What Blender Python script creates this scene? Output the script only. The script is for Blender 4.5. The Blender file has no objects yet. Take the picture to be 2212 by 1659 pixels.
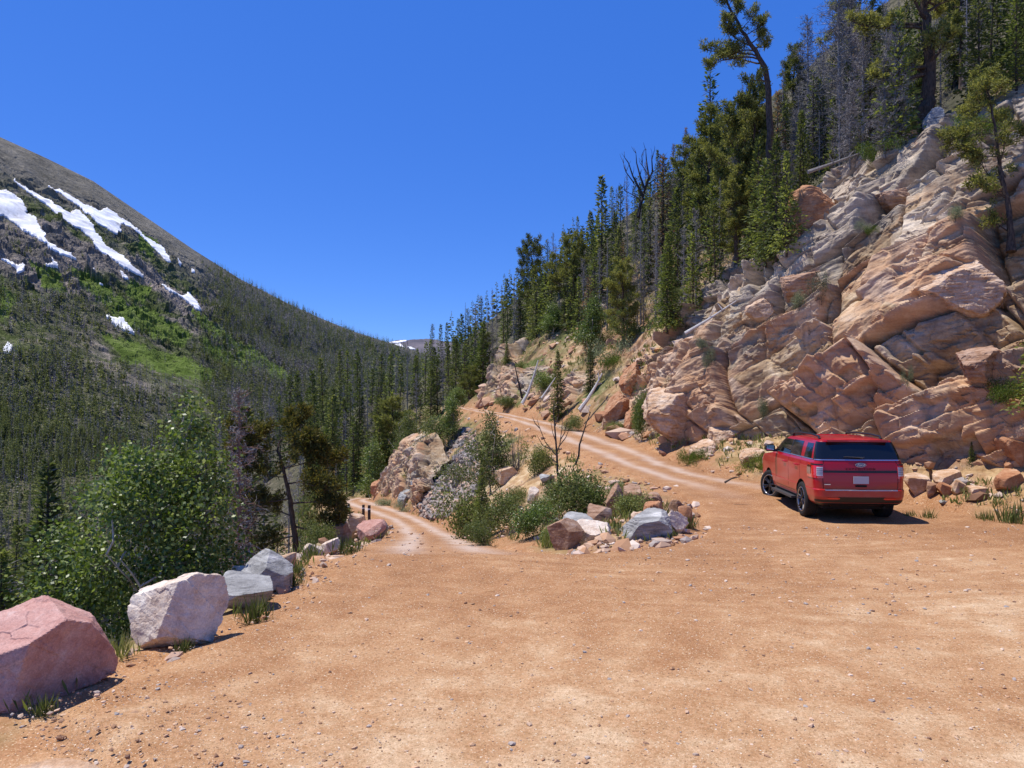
import bpy, bmesh, math, random
import numpy as np
from mathutils import Vector, Matrix
R = math.radians
rng = np.random.default_rng(7)
random.seed(7)
SC = bpy.context.scene
COL = SC.collection
CH = 2.82          # eye height above the gravel lot
F = 768.0          # focal length in pixels of a 1024 wide frame
K = 1024 / 2212.0  # measurements below were taken on a 2212 wide copy of the photo

# ---------------------------------------------------------------- noise
def _h(ix, iy, iz, seed):
    n = (ix.astype(np.int64) * 374761393 + iy.astype(np.int64) * 668265263 + iz.astype(np.int64) * 2246822519 + seed * 974711 + 12345) & 0xFFFFFFFF
    n = ((n ^ (n >> 13)) * 1274126177) & 0xFFFFFFFF
    n = ((n ^ (n >> 15)) * 2654435761) & 0xFFFFFFFF
    return ((n ^ (n >> 16)) & 0xFFFFFF) / float(0x1000000)
def vnoise(x, y, z=None, seed=0):
    x = np.asarray(x, float); y = np.asarray(y, float)
    z = np.zeros_like(x) if z is None else np.asarray(z, float)
    ix, iy, iz = np.floor(x), np.floor(y), np.floor(z)
    fx, fy, fz = x - ix, y - iy, z - iz
    fx = fx * fx * (3 - 2 * fx); fy = fy * fy * (3 - 2 * fy); fz = fz * fz * (3 - 2 * fz)
    r = 0
    for dz in (0, 1):
        wz = fz if dz else 1 - fz
        if dz and not np.any(fz): continue
        for dy in (0, 1):
            wy = fy if dy else 1 - fy
            for dx in (0, 1):
                wx = fx if dx else 1 - fx
                r = r + wx * wy * wz * _h(ix + dx, iy + dy, iz + dz, seed)
    return r * 2 - 1
def fbm(x, y, z=None, oct=4, seed=0, gain=.5, lac=2.03):
    r = 0; a = 1; f = 1; t = 0
    for o in range(oct):
        r = r + a * vnoise(x * f, y * f, None if z is None else z * f, seed + o * 17); t += a
        a *= gain; f *= lac
    return r / t
def voro(a, b, seed=0, jit=.9, blocky=False):
    """nearest jittered cell: three randoms of the cell, offset from its point, F1, F2"""
    a = np.asarray(a, float); b = np.asarray(b, float)
    ia, ib = np.floor(a), np.floor(b)
    f1 = np.full(a.shape, 9e9); f2 = np.full(a.shape, 9e9)
    ca = np.zeros_like(a); cb = np.zeros_like(a); px = np.zeros_like(a); py = np.zeros_like(a)
    for di in (-1, 0, 1):
        for dj in (-1, 0, 1):
            xa, xb = ia + di, ib + dj
            z0 = np.zeros_like(xa)
            qx = xa + .5 + (_h(xa, xb, z0, seed) - .5) * jit; qy = xb + .5 + (_h(xa, xb, z0 + 1, seed) - .5) * jit
            ax_, ay_ = np.abs(a - qx), np.abs(b - qy)
            d = (np.maximum(ax_, ay_) + .3 * np.minimum(ax_, ay_)) ** 2 if blocky else ax_ ** 2 + ay_ ** 2
            c = d < f1
            f2 = np.where(c, f1, np.minimum(f2, d)); f1 = np.where(c, d, f1)
            ca = np.where(c, xa, ca); cb = np.where(c, xb, cb); px = np.where(c, qx, px); py = np.where(c, qy, py)
    z0 = np.zeros_like(ca)
    return _h(ca, cb, z0 + 2, seed), _h(ca, cb, z0 + 3, seed) - .5, _h(ca, cb, z0 + 4, seed) - .5, a - px, b - py, np.sqrt(f1), np.sqrt(f2)
def facets(a, b, seed, tilt=1.0, blocky=True):
    r, ta, tb, da, db, f1, f2 = voro(a, b, seed, .9, blocky)
    return r - .5 + tilt * (ta * da + tb * db)
def facetsb(a, b, seed, tilt=1.0, bias=.9):
    r, ta, tb, da, db, f1, f2 = voro(a, b, seed, .9, True)
    return r - .5 + tilt * (ta * da + (np.abs(tb) * 1.2 + .25) * bias * db)
def sstep(x, a, b):
    t = np.clip((x - a) / (b - a), 0, 1)
    return t * t * (3 - 2 * t)

# ---------------------------------------------------------------- mesh helpers
def mesh_np(name, V, F4=None, F3=None, mat=None, attrs=None, smooth=False, mats=None, midx=None):
    me = bpy.data.meshes.new(name)
    V = np.ascontiguousarray(V, np.float32)
    n4 = 0 if F4 is None else len(F4); n3 = 0 if F3 is None else len(F3)
    me.vertices.add(len(V)); me.vertices.foreach_set('co', V.ravel())
    idx = []
    if n4: idx.append(np.asarray(F4, np.int32).ravel())
    if n3: idx.append(np.asarray(F3, np.int32).ravel())
    idx = np.concatenate(idx)
    me.loops.add(len(idx)); me.loops.foreach_set('vertex_index', idx)
    st = np.concatenate([np.arange(n4, dtype=np.int32) * 4, n4 * 4 + np.arange(n3, dtype=np.int32) * 3])
    me.polygons.add(n4 + n3); me.polygons.foreach_set('loop_start', st)
    if smooth: me.polygons.foreach_set('use_smooth', np.ones(n4 + n3, bool))
    else: me.polygons.foreach_set('use_smooth', np.zeros(n4 + n3, bool))
    for m in (mats or ([mat] if mat else [])): me.materials.append(m)
    if midx is not None: me.polygons.foreach_set('material_index', np.asarray(midx, np.int32))
    for k, v in (attrs or {}).items():
        at = me.attributes.new(k, 'FLOAT', 'POINT'); at.data.foreach_set('value', np.ascontiguousarray(v, np.float32).ravel())
    me.update(); me.validate()
    return me
def grid_faces(nr, nc):
    i = np.arange(nr * nc).reshape(nr, nc)
    return np.stack([i[:-1, :-1], i[:-1, 1:], i[1:, 1:], i[1:, :-1]], -1).reshape(-1, 4)
def link(name, me, parent=None, loc=None):
    o = bpy.data.objects.new(name, me); COL.objects.link(o)
    if parent is not None: o.parent = parent
    if loc is not None: o.location = loc
    return o
def tag(o, label=None, cat=None, group=None, kind=None):
    if label: o['label'] = label
    if cat: o['category'] = cat
    if group: o['group'] = group
    if kind: o['kind'] = kind
    return o
def empty(name, loc=(0, 0, 0), rz=0, label=None, cat=None, group=None):
    o = bpy.data.objects.new(name, None); COL.objects.link(o); o.empty_display_size = .2
    o.location = loc; o.rotation_euler = (0, 0, rz)
    return tag(o, label, cat, group)
def copy_tree(o, parent=None):
    c = o.copy(); COL.objects.link(c)
    if parent is not None: c.parent = parent
    for ch in [x for x in KIDS.get(o.name, [])]: copy_tree(ch, c)
    return c
KIDS = {}
def child(name, me, parent, loc=None):
    o = link(name, me, parent, loc); KIDS.setdefault(parent.name, []).append(o); return o

class MB:
    """collects shapes, builds ONE mesh"""
    def __init__(s): s.v = []; s.q = []; s.t = []; s.n = 0
    def add(s, V, q=None, t=None):
        V = np.asarray(V, float).reshape(-1, 3)
        if q is not None and len(q): s.q.append(np.asarray(q, int).reshape(-1, 4) + s.n)
        if t is not None and len(t): s.t.append(np.asarray(t, int).reshape(-1, 3) + s.n)
        s.v.append(V); s.n += len(V)
    def tube(s, pts, rad, k=6, cap=True):
        pts = np.asarray(pts, float); n = len(pts); rad = np.broadcast_to(np.asarray(rad, float), (n,))
        d = np.gradient(pts, axis=0); d /= np.linalg.norm(d, axis=1)[:, None] + 1e-12
        up = np.array([0, 0, 1.]) if abs(d[0, 2]) < .9 else np.array([1., 0, 0])
        a = np.cross(d, up); a /= np.linalg.norm(a, axis=1)[:, None] + 1e-12
        b = np.cross(d, a)
        th = np.arange(k) / k * 2 * np.pi
        V = pts[:, None] + rad[:, None, None] * (np.cos(th)[None, :, None] * a[:, None] + np.sin(th)[None, :, None] * b[:, None])
        i = np.arange(n * k).reshape(n, k); j = np.roll(i, -1, 1)
        q = np.stack([i[:-1], i[1:], j[1:], j[:-1]], -1).reshape(-1, 4)
        V = V.reshape(-1, 3); t = None
        if cap:
            V = np.vstack([V, pts[-1:], pts[:1]]); c = n * k
            t = [[c, i[-1, m], j[-1, m]] for m in range(k)] + [[c + 1, j[0, m], i[0, m]] for m in range(k)]
        s.add(V, q, t)
    def box(s, c, size, rot=None):
        x = np.array([[a, b, d] for d in (-.5, .5) for b in (-.5, .5) for a in (-.5, .5)]) * np.asarray(size)
        if rot is not None: x = x @ np.asarray(rot).T
        s.add(x + np.asarray(c), [[0, 2, 3, 1], [4, 5, 7, 6], [0, 1, 5, 4], [1, 3, 7, 5], [3, 2, 6, 7], [2, 0, 4, 6]])
    def me(s, name, mat=None, smooth=False):
        V = np.vstack(s.v); q = np.vstack(s.q) if s.q else None; t = np.vstack(s.t) if s.t else None
        return mesh_np(name, V, q, t, mat, smooth=smooth)

# ---------------------------------------------------------------- materials
def new_mat(name):
    m = bpy.data.materials.new(name); m.use_nodes = True
    nt = m.node_tree; b = nt.nodes['Principled BSDF']
    b.inputs['Specular IOR Level'].default_value = .25
    return m, nt, b
class NT:
    def __init__(s, nt): s.nt = nt
    def n(s, t, **kw):
        x = s.nt.nodes.new(t)
        for k, v in kw.items(): setattr(x, k, v)
        return x
    def L(s, a, b): s.nt.links.new(a, b)
    def val(s, x, inp):
        if hasattr(x, 'is_output') or hasattr(x, 'links'): s.L(x, inp)
        else: inp.default_value = x
    def pos(s): return s.n('ShaderNodeNewGeometry').outputs['Position']
    def objc(s): return s.n('ShaderNodeTexCoord').outputs['Object']
    def mapping(s, vec, scale=(1, 1, 1), rot=(0, 0, 0)):
        m = s.n('ShaderNodeMapping'); s.L(vec, m.inputs['Vector']); m.inputs['Scale'].default_value = scale; m.inputs['Rotation'].default_value = rot
        return m.outputs['Vector']
    def noise(s, vec, scale, detail=6, rough=.6, dist=0, lac=2.0):
        x = s.n('ShaderNodeTexNoise'); s.L(vec, x.inputs['Vector']); x.inputs['Scale'].default_value = scale; x.inputs['Detail'].default_value = detail
        x.inputs['Roughness'].default_value = rough; x.inputs['Distortion'].default_value = dist; x.inputs['Lacunarity'].default_value = lac
        return x.outputs['Fac']
    def vor(s, vec, scale, out='Distance', feature='F1'):
        x = s.n('ShaderNodeTexVoronoi', feature=feature); s.L(vec, x.inputs['Vector']); x.inputs['Scale'].default_value = scale
        return x.outputs[out]
    def ramp(s, fac, stops, interp='LINEAR'):
        x = s.n('ShaderNodeValToRGB'); s.L(fac, x.inputs['Fac']); cr = x.color_ramp; cr.interpolation = interp
        while len(cr.elements) < len(stops): cr.elements.new(.5)
        for e, (p, c) in zip(cr.elements, stops):
            e.position = p; e.color = (*c, 1) if len(c) == 3 else c
        return x.outputs['Color']
    def mr(s, v, a, b, c=0., d=1.):
        x = s.n('ShaderNodeMapRange'); s.val(v, x.inputs['Value'])
        for k, q in zip(('From Min', 'From Max', 'To Min', 'To Max'), (a, b, c, d)): x.inputs[k].default_value = q
        return x.outputs['Result']
    def math(s, op, a, b=0., clamp=False):
        x = s.n('ShaderNodeMath', operation=op); x.use_clamp = clamp; s.val(a, x.inputs[0]); s.val(b, x.inputs[1]); return x.outputs[0]
    def mix(s, fac, a, b, mode='MIX'):
        x = s.n('ShaderNodeMix', data_type='RGBA', blend_type=mode)
        s.val(fac, x.inputs[0])
        for v, i in ((a, 6), (b, 7)):
            if hasattr(v, 'links'): s.L(v, x.inputs[i])
            else: x.inputs[i].default_value = (*v, 1)
        return x.outputs[2]
    def attr(s, name):
        x = s.n('ShaderNodeAttribute'); x.attribute_name = name; return x.outputs['Fac']
    def bump(s, h, strength=.5, dist=.05):
        x = s.n('ShaderNodeBump'); s.L(h, x.inputs['Height']); x.inputs['Strength'].default_value = strength; x.inputs['Distance'].default_value = dist
        return x.outputs['Normal']
    def hsv(s, col, v=1., sat=1., h=.5):
        x = s.n('ShaderNodeHueSaturation'); s.val(v, x.inputs['Value']); s.val(sat, x.inputs['Saturation']); s.val(h, x.inputs['Hue']); s.L(col, x.inputs['Color']); return x.outputs['Color']
def srgb(r, g, b):
    f = lambda c: (c / 255 / 12.92) if c / 255 <= .04045 else ((c / 255 + .055) / 1.055) ** 2.4
    return (f(r), f(g), f(b))
def plain(name, col, rough=.6, spec=.25, metal=0., coat=0.):
    m, nt, b = new_mat(name)
    b.inputs['Base Color'].default_value = (*col, 1); b.inputs['Roughness'].default_value = rough
    b.inputs['Specular IOR Level'].default_value = spec; b.inputs['Metallic'].default_value = metal; b.inputs['Coat Weight'].default_value = coat
    return m

# ---------------------------------------------------------------- camera, light
cam = bpy.data.cameras.new('camera'); co = bpy.data.objects.new('camera', cam); COL.objects.link(co); SC.camera = co
cam.sensor_width = 36; cam.lens = 36 * F / 1024; cam.shift_y = 16 / 1024
cam.clip_start = .1; cam.clip_end = 20000
co.location = (0, 0, CH); co.rotation_euler = (R(90), 0, 0)
SUN = Vector((-.37, .09, .92)).normalized()   # towards the sun
sl = bpy.data.lights.new('sun', 'SUN'); sl.energy = 5.0; sl.angle = R(.53); sl.color = (1, .955, .89)
so = bpy.data.objects.new('sun', sl); COL.objects.link(so); so.rotation_euler = SUN.to_track_quat('Z', 'Y').to_euler()
w = bpy.data.worlds.new('World'); SC.world = w; w.use_nodes = True
T = NT(w.node_tree); bg = w.node_tree.nodes['Background']
sk = T.n('ShaderNodeTexSky', sky_type='NISHITA'); sk.sun_disc = False
sk.sun_elevation = math.asin(SUN.z); sk.sun_rotation = math.atan2(SUN.x, SUN.y); sk.altitude = 3300
sk.air_density = 1.0; sk.dust_density = .1; sk.ozone_density = 3.0
sg = T.n('ShaderNodeGamma'); sg.inputs['Gamma'].default_value = 1.45
T.L(sk.outputs['Color'], sg.inputs['Color'])
sm = T.mix(.66, sg.outputs['Color'], (.36, 2.05, 9.0))
T.L(sm, bg.inputs['Color']); bg.inputs['Strength'].default_value = .08
SC.view_settings.view_transform = 'Standard'; SC.view_settings.look = 'None'; SC.view_settings.exposure = .25; SC.view_settings.gamma = 1
SC.cycles.max_bounces = 6; SC.cycles.diffuse_bounces = 3; SC.cycles.glossy_bounces = 3; SC.cycles.transmission_bounces = 4; SC.cycles.transparent_max_bounces = 4
SC.cycles.caustics_reflective = False; SC.cycles.caustics_refractive = False
SC.cycles.use_denoising = True
# ================================================================ the lie of the land
def zl(Y): return np.interp(Y, [13, 17, 23, 35, 50, 70, 78, 100], [0, -.5, -1.4, -3.2, -4.5, -6.1, -7.4, -12])
def zu(Y): return np.interp(Y, [20, 24, 28, 33, 39, 46, 54, 63, 80, 120, 3000], [0, .25, .45, .75, 1.1, 1.45, 1.8, 2.2, 2.4, 2.6, 2.6])
DS = np.linspace(4, 110, 8000)
def hit(x, y, prof):
    u, v = x * K, y * K
    ray = CH - (v - 400) / F * DS; d = ray - prof(DS)
    i = int(np.argmax(d <= 0)); D = DS[i]
    return (u - 512) / F * D, D
def curve(px, prof, extra=()):
    p = sorted([hit(x, y, prof) for x, y in px] + list(extra), key=lambda q: q[1])
    return np.array([q[1] for q in p]), np.array([q[0] for q in p])
YLL, XLL = curve([(0, 1555), (250, 1440), (480, 1352), (600, 1285), (640, 1255), (700, 1218), (780, 1185), (838, 1158), (846, 1140), (835, 1126), (790, 1112), (745, 1098), (715, 1085), (702, 1074)], zl, [(-4.6, -5.), (-13.5, 78), (-24, 100)])
YLR, XLR = curve([(1200, 1200), (1100, 1188), (1020, 1168), (985, 1149), (950, 1131), (900, 1112), (860, 1099), (800, 1080), (775, 1073)], zl, [(-10.2, 78), (-20, 100)])
YUL, XUL = curve([(1200, 1200), (1330, 1192), (1450, 1175), (1500, 1155), (1518, 1125), (1505, 1092), (1425, 1045), (1280, 988), (1220, 964), (1160, 937), (1100, 910), (1040, 893), (990, 883)], zu, [(-5.5, 80), (-13, 110)])
YUR, XUR = curve([(1650, 1043), (1560, 1028), (1470, 1000), (1400, 970), (1330, 947), (1250, 922), (1150, 902), (1070, 888), (1000, 879.5)], zu, [(12.5, 14.), (11.9, 17.4), (10.5, 21.2), (16., 9.), (24, 4), (40, -4), (-3.9, 72), (-3.6, 80), (-12, 110), (-18, 130), (-142, 1000), (-362, 2600)])
LL = lambda Y: np.interp(Y, YLL, XLL); LR = lambda Y: np.interp(Y, YLR, XLR)
UL = lambda Y: np.interp(Y, YUL, XUL); UR = lambda Y: np.interp(Y, YUR, XUR)
YI = max(YLR[0], YUL[0])          # tip of the island between the two roads
FLOOR = lambda Y: np.interp(Y, [0, 60, 400, 1500, 2600], [-30, -36, -44, -10, 60])
# foot of the cliff and its profile (inward distance, height)
CB = np.array([(4.2, 41, 1.15), (6.1, 35.5, .95), (7.5, 30.5, 1.0), (9.35, 26.8, 1.35), (11.2, 24.0, 1.3), (12.7, 21.5, 1.35), (14.0, 19.2, 1.35), (15.8, 15.5, 1.2), (19, 9.5, .2), (24, 3, 0)])
PP = np.array([(-.6, -1.2), (0, 0), (.55, 2.0), (1.3, 3.9), (2.6, 5.9), (4.2, 7.7), (6, 9.6), (8, 11.6), (9.5, 13.0), (11.5, 13.9), (14, 14.2)])
def cliff_bank(X, Y, d, U):
    xb = np.interp(-Y, -CB[:, 1], CB[:, 0]); zb = np.interp(-Y, -CB[:, 1], CB[:, 2])
    p = (X - xb) * .92
    w_ = np.maximum(xb - d, .4)
    bank = U + np.clip((X - d) / w_, 0, 1) ** .85 * (zb - U + .15)
    up = zb + np.interp(p - 1.9, [0, .55, 1.3, 2.6, 4.2, 6, 8, 9.6, 60], [-.8, .8, 2.4, 4.2, 6.0, 8.0, 10.4, 13.0, 13.0 + 50.4 * .8])
    return np.where(p < .3, bank, np.maximum(np.where(p < 1.9, np.minimum(bank, zb), 0), np.where(p > 1.9, up, -9)))
def hillprof(d, Y):
    near = 1.0 * np.minimum(d, 5) + .8 * np.maximum(d - 5, 0)
    return near
def base_z(X, Y):
    """smooth ground height"""
    X = np.asarray(X, float); Y = np.asarray(Y, float)
    a, b, c, d = LL(Y), LR(Y), UL(Y), UR(Y); L, U = zl(Y), zu(Y)
    inis = (Y > YI) & (X > b) & (X < c)
    t = np.clip((X - b) / np.maximum(c - b, .05), 0, 1)
    isl = L + (U - L) * (t ** .8)
    road = np.where(X <= b, L, U)
    z = np.where(inis, isl, road)
    z = np.where(Y < YI, 0, z)
    dl = np.maximum(a - X, 0)
    drop = np.where(dl < 1.2, .25 * dl, .3 + .78 * (dl - 1.2))
    z = np.where(X < a, np.where(Y < YI, 0, L) - drop, z)
    dr = np.maximum(X - d, 0)
    hz = U + hillprof(dr, Y); k = sstep(Y, 37, 44)
    z = np.where(X > d, hz * k + cliff_bank(X, Y, d, U) * (1 - k), z)
    # beyond the roads: one continuous slope below the upper road's line
    zf = U - .1 - .62 * np.maximum(d - 4.5 - X, 0)
    far = sstep(Y, 74, 92)
    z = np.where(X < d, z * (1 - far) + zf * far, z)
    fl = FLOOR(Y)
    return np.where(z < fl + 8, fl + 8 * np.exp(np.minimum((z - fl - 8) / 8, 0)), z)
def masks(X, Y):
    """1 on road or lot; signed-ish distance outside in metres"""
    a, b, c, d = LL(Y), LR(Y), UL(Y), UR(Y)
    out = np.maximum(np.maximum(a - X, X - d), 0)
    out = np.where((Y > YI) & (X > b) & (X < c), np.minimum(X - b, c - X), out)
    out = np.where(Y > 68, np.maximum(out, (Y - 68) * .5), out)
    return out
def terr(X, Y, rough=True):
    X = np.asarray(X, float); Y = np.asarray(Y, float)
    z = base_z(X, Y)
    out = masks(X, Y)
    m = sstep(out, .1, 1.6)
    n = fbm(X * .35, Y * .35, oct=4, seed=3) * .45 * m
    n = n + fbm(X * .03, Y * .03, oct=3, seed=5) * 3.5 * sstep(out, 6, 30) * sstep(Y, 45, 80)
    if rough:
        m2 = sstep(out, .3, 1.3)
        wx = fbm(X * .5, Y * .5, seed=11, oct=3) * .9; wy = fbm(X * .5, Y * .5, seed=12, oct=3) * .9
        rocky = .25 + .75 * sstep(fbm(X * .16, Y * .16, seed=21, oct=3), -.25, .25)
        n = n + m2 * rocky * (facets(X * .5 + wx * .5, Y * .4 + z * .4 + wy * .5, 31, 1.3) * .38 + facets(X * 1.3 + wx, Y * .9 + z * .9 + wy, 32, 1.3) * .24 + facets(X * 3.6, Y * 2.5 + z * 2.5, 33, 1.2) * .085)
    return z + n - .07 * (1 - sstep(out, 0, .25))
def ground_hit(x, y, d0=8, d1=400):
    """first point of the land along the sight line of a measured point (2212 scale)"""
    u, v = x * K, y * K
    D = np.geomspace(d0, d1, 3000)
    X = (u - 512) / F * D; z = CH - (v - 400) / F * D
    g = terr(X, D, False); i = int(np.argmax(z <= g))
    return X[i], D[i], g[i]

# ---------------------------------------------------------------- ground colours
def dirt_nodes(T, pos, track=None):
    """orange brown graded gravel with paler dust; arcs of old tyre tracks"""
    cx = T.n('ShaderNodeSeparateXYZ'); T.L(pos, cx.inputs[0])
    ex = T.math('SUBTRACT', cx.outputs[0], 4.5); ey = T.math('SUBTRACT', cx.outputs[1], 27.)
    r = T.math('SQRT', T.math('ADD', T.math('MULTIPLY', ex, ex), T.math('MULTIPLY', ey, ey)))
    th = T.math('ARCTAN2', ex, ey)
    cv = T.n('ShaderNodeCombineXYZ'); T.L(T.math('MULTIPLY', r, 4.5), cv.inputs[0]); T.L(T.math('MULTIPLY', th, 3.0), cv.inputs[1])
    st = T.noise(cv.outputs[0], 1., 7, .68, .35)
    big = T.noise(pos, .22, 5, .6, .4)
    mid = T.noise(pos, 1.6, 6, .65, .3)
    fine = T.noise(pos, 26, 5, .75)
    gra = T.noise(pos, 75, 3, .7)
    iso = T.noise(pos, .9, 6, .66, .5); k_ = T.mr(cx.outputs[1], 7, 11.5)
    st = T.math('ADD', T.math('MULTIPLY', st, k_), T.math('MULTIPLY', iso, T.math('SUBTRACT', 1., k_)))
    f = T.math('ADD', T.math('MULTIPLY', st, .27), T.math('MULTIPLY', big, .36)); f = T.math('ADD', f, T.math('MULTIPLY', mid, .37))
    # paler dust towards the near right of the lot
    du = T.mr(T.math('SUBTRACT', T.math('MULTIPLY', cx.outputs[0], .35), cx.outputs[1]), -13, -4.5, -.055, .10)
    f = T.math('ADD', f, du)
    col = T.ramp(f, [(.36, (.28, .122, .05)), (.47, (.375, .178, .076)), (.55, (.46, .25, .12)), (.66, (.63, .44, .265))])
    col = T.mix(T.mr(fine, .30, .72), T.hsv(col, .66, 1.08), T.hsv(col, 1.22, .93)); col = T.mix(T.mr(gra, .25, .75), T.hsv(col, .8), T.hsv(col, 1.2))
    ln = T.math('SINE', T.math('MULTIPLY', r, 7.5)); lk = T.math('MULTIPLY', T.mr(ln, .55, 1.), T.mr(T.noise(cv.outputs[0], .35, 4, .6), .48, .62)); col = T.mix(T.math('MULTIPLY', lk, T.mr(cx.outputs[1], 9, 13, .0, .5)), col, (.27, .118, .045))
    peb = T.vor(pos, 34, 'Color'); pd = T.vor(pos, 34)
    sx = T.n('ShaderNodeSeparateColor'); T.L(peb, sx.inputs[0])
    pm = T.math('MULTIPLY', T.math('LESS_THAN', pd, .33), T.math('GREATER_THAN', sx.outputs[0], .62))
    col = T.mix(pm, col, T.ramp(sx.outputs[1], [(0, (.17, .095, .06)), (.35, (.37, .20, .09)), (.7, (.54, .35, .19)), (1, (.70, .57, .42))]))
    pd2 = T.vor(pos, 78); s2 = T.n('ShaderNodeSeparateColor'); T.L(T.vor(pos, 78, 'Color'), s2.inputs[0])
    pm2 = T.math('MULTIPLY', T.math('LESS_THAN', pd2, .36), T.math('GREATER_THAN', s2.outputs[0], .55))
    col = T.mix(pm2, col, T.ramp(s2.outputs[1], [(0, (.20, .11, .06)), (.4, (.38, .205, .092)), (.75, (.54, .35, .19)), (1, (.68, .54, .39))]))
    col = T.hsv(col, 1.02, .97, .503)
    if track is not None:
        tn = T.math('MULTIPLY', track, T.mr(T.noise(pos, 1.1, 5, .6), .15, .5))
        col = T.mix(tn, col, (.53, .42, .34))
    h = T.math('ADD', T.math('MULTIPLY', fine, .5), T.math('ADD', T.math('MULTIPLY', gra, .25), T.math('MULTIPLY', st, .45)))
    h = T.math('ADD', h, T.math('MULTIPLY', pm, .5))
    return col, h
m_dirt, nt, b = new_mat('gravel dirt'); T = NT(nt)
col, h = dirt_nodes(T, T.pos(), T.attr('track')); T.L(col, b.inputs['Base Color']); b.inputs['Roughness'].default_value = .95; b.inputs['Specular IOR Level'].default_value = .1
T.L(T.bump(h, .9, .03), b.inputs['Normal'])

def rock_nodes(T, pos, weather=None, scale=1.):
    """foliated pink and orange gneiss; weather = attribute 0..1 of grey lichen crust"""
    str_ = T.mapping(pos, (.55 * scale, .55 * scale, 3.2 * scale), (R(12), R(-27), 0))
    fol = T.noise(str_, 1.3, 8, .62, .7)
    big = T.noise(pos, .28 * scale, 5, .6, .5)
    mid = T.noise(pos, 1.8 * scale, 7, .65, .3)
    fin = T.noise(pos, 14 * scale, 6, .7)
    f = T.math('ADD', T.math('MULTIPLY', fol, .45), T.math('ADD', T.math('MULTIPLY', big, .3), T.math('MULTIPLY', mid, .25)))
    fresh = T.ramp(f, [(.34, (.15, .076, .033)), (.43, (.295, .172, .078)), (.51, (.425, .283, .143)), (.59, (.55, .41, .25)), (.69, (.72, .585, .41))])
    grey = T.ramp(f, [(.34, (.105, .08, .058)), (.44, (.25, .198, .138)), (.54, (.42, .34, .24)), (.68, (.61, .515, .385))])
    wv = .25 if weather is None else weather
    wf = T.math('ADD', wv, T.math('MULTIPLY', T.math('SUBTRACT', T.noise(pos, .55 * scale, 6, .65, .6), .5), 1.9))
    col = T.mix(T.mr(wf, .3, .7), fresh, grey)
    col = T.mix(T.mr(fin, .25, .75), T.hsv(col, .74), T.hsv(col, 1.2))
    lich = T.mr(T.noise(pos, 2.6 * scale, 8, .72, .5), .60, .68)
    col = T.mix(T.math('MULTIPLY', lich, .62), col, (.105, .095, .085))
    och = T.mr(T.noise(pos, .8 * scale, 5, .6, .8), .60, .70)
    col = T.mix(T.math('MULTIPLY', och, .38), col, (.40, .17, .06))
    h = T.math('ADD', T.math('MULTIPLY', fol, .6), T.math('ADD', T.math('MULTIPLY', mid, .3), T.math('MULTIPLY', fin, .22)))
    return col, h
m_cliff, nt, b = new_mat('cliff rock'); T = NT(nt)
col, h = rock_nodes(T, T.pos(), T.attr('weather')); col = T.mix(T.math('MULTIPLY', T.mr(T.attr('block'), .62, .78), T.mr(T.attr('weather'), .35, .75, .42, .05)), col, (.40, .17, .07)); vs_ = T.mr(T.noise(T.mapping(T.pos(), (1.1, 1.1, .16)), 1.1, 6, .65, .5), .56, .66); col = T.mix(T.math('MULTIPLY', vs_, .5), col, (.12, .095, .075)); col = T.hsv(col, T.mr(T.attr('block'), 0, 1, .70, 1.25), .9); T.L(col, b.inputs['Base Color']); b.inputs['Roughness'].default_value = .9; b.inputs['Specular IOR Level'].default_value = .15
T.L(T.bump(h, .5, .035), b.inputs['Normal'])

m_terr, nt, b = new_mat('rocky slope'); T = NT(nt); P = T.pos()
rc, rh = rock_nodes(T, P, T.attr('weather')); dc, dh = dirt_nodes(T, P)
soil = T.ramp(T.noise(P, 1.4, 8, .7), [(.3, (.13, .072, .035)), (.5, (.33, .19, .105)), (.7, (.50, .36, .25))])
grass = T.ramp(T.noise(P, 3.1, 7, .75), [(.3, (.028, .045, .012)), (.5, (.075, .105, .026)), (.7, (.19, .19, .075))])
c = T.mix(T.mr(T.noise(P, .6, 6, .65), .44, .52), soil, rc)
gm = T.math('MULTIPLY', T.attr('green'), T.mr(T.noise(P, .5, 8, .7), .38, .55))
c = T.mix(gm, c, grass); c = T.mix(T.attr('forest'), c, T.ramp(T.noise(P, .35, 8, .75), [(.35, (.035, .036, .02)), (.55, (.10, .09, .055)), (.7, (.22, .175, .125))])); c = T.mix(T.attr('dirt'), c, dc)
T.L(c, b.inputs['Base Color']); b.inputs['Roughness'].default_value = .95; b.inputs['Specular IOR Level'].default_value = .1
T.L(T.bump(T.math('ADD', rh, T.math('MULTIPLY', T.noise(P, 9, 5, .7), .6)), .6, .05), b.inputs['Normal'])

# ---------------------------------------------------------------- near land
uc = np.concatenate([np.linspace(-900, -60, 90), np.linspace(-52, 1080, 900), np.linspace(1090, 2300, 110)])
Dr = np.concatenate([np.linspace(1.5, 11.8, 40), np.linspace(12, 72, 560), np.geomspace(72.3, 1300, 260)])
Yg = np.repeat(Dr[:, None], len(uc), 1); Xg = (uc[None] - 512) / F * Yg
Zg = terr(Xg, Yg)
og = masks(Xg, Yg)
dirt = (1 - sstep(og + fbm(Xg * .9, Yg * .9, seed=44) * .8, .2, 1.1)) * (Yg < 75)
grn = np.clip(sstep(fbm(Xg * .12, Yg * .12, seed=51), -.15, .3) * .9 + sstep(Yg, 60, 100), 0, 1)
grn = np.where(Xg < LL(Yg), np.maximum(grn, .35), grn)
wea = np.clip(.25 + .5 * fbm(Xg * .08, Yg * .08, seed=53) + .3 * sstep(Zg, 8, 25), 0, 1)
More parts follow.
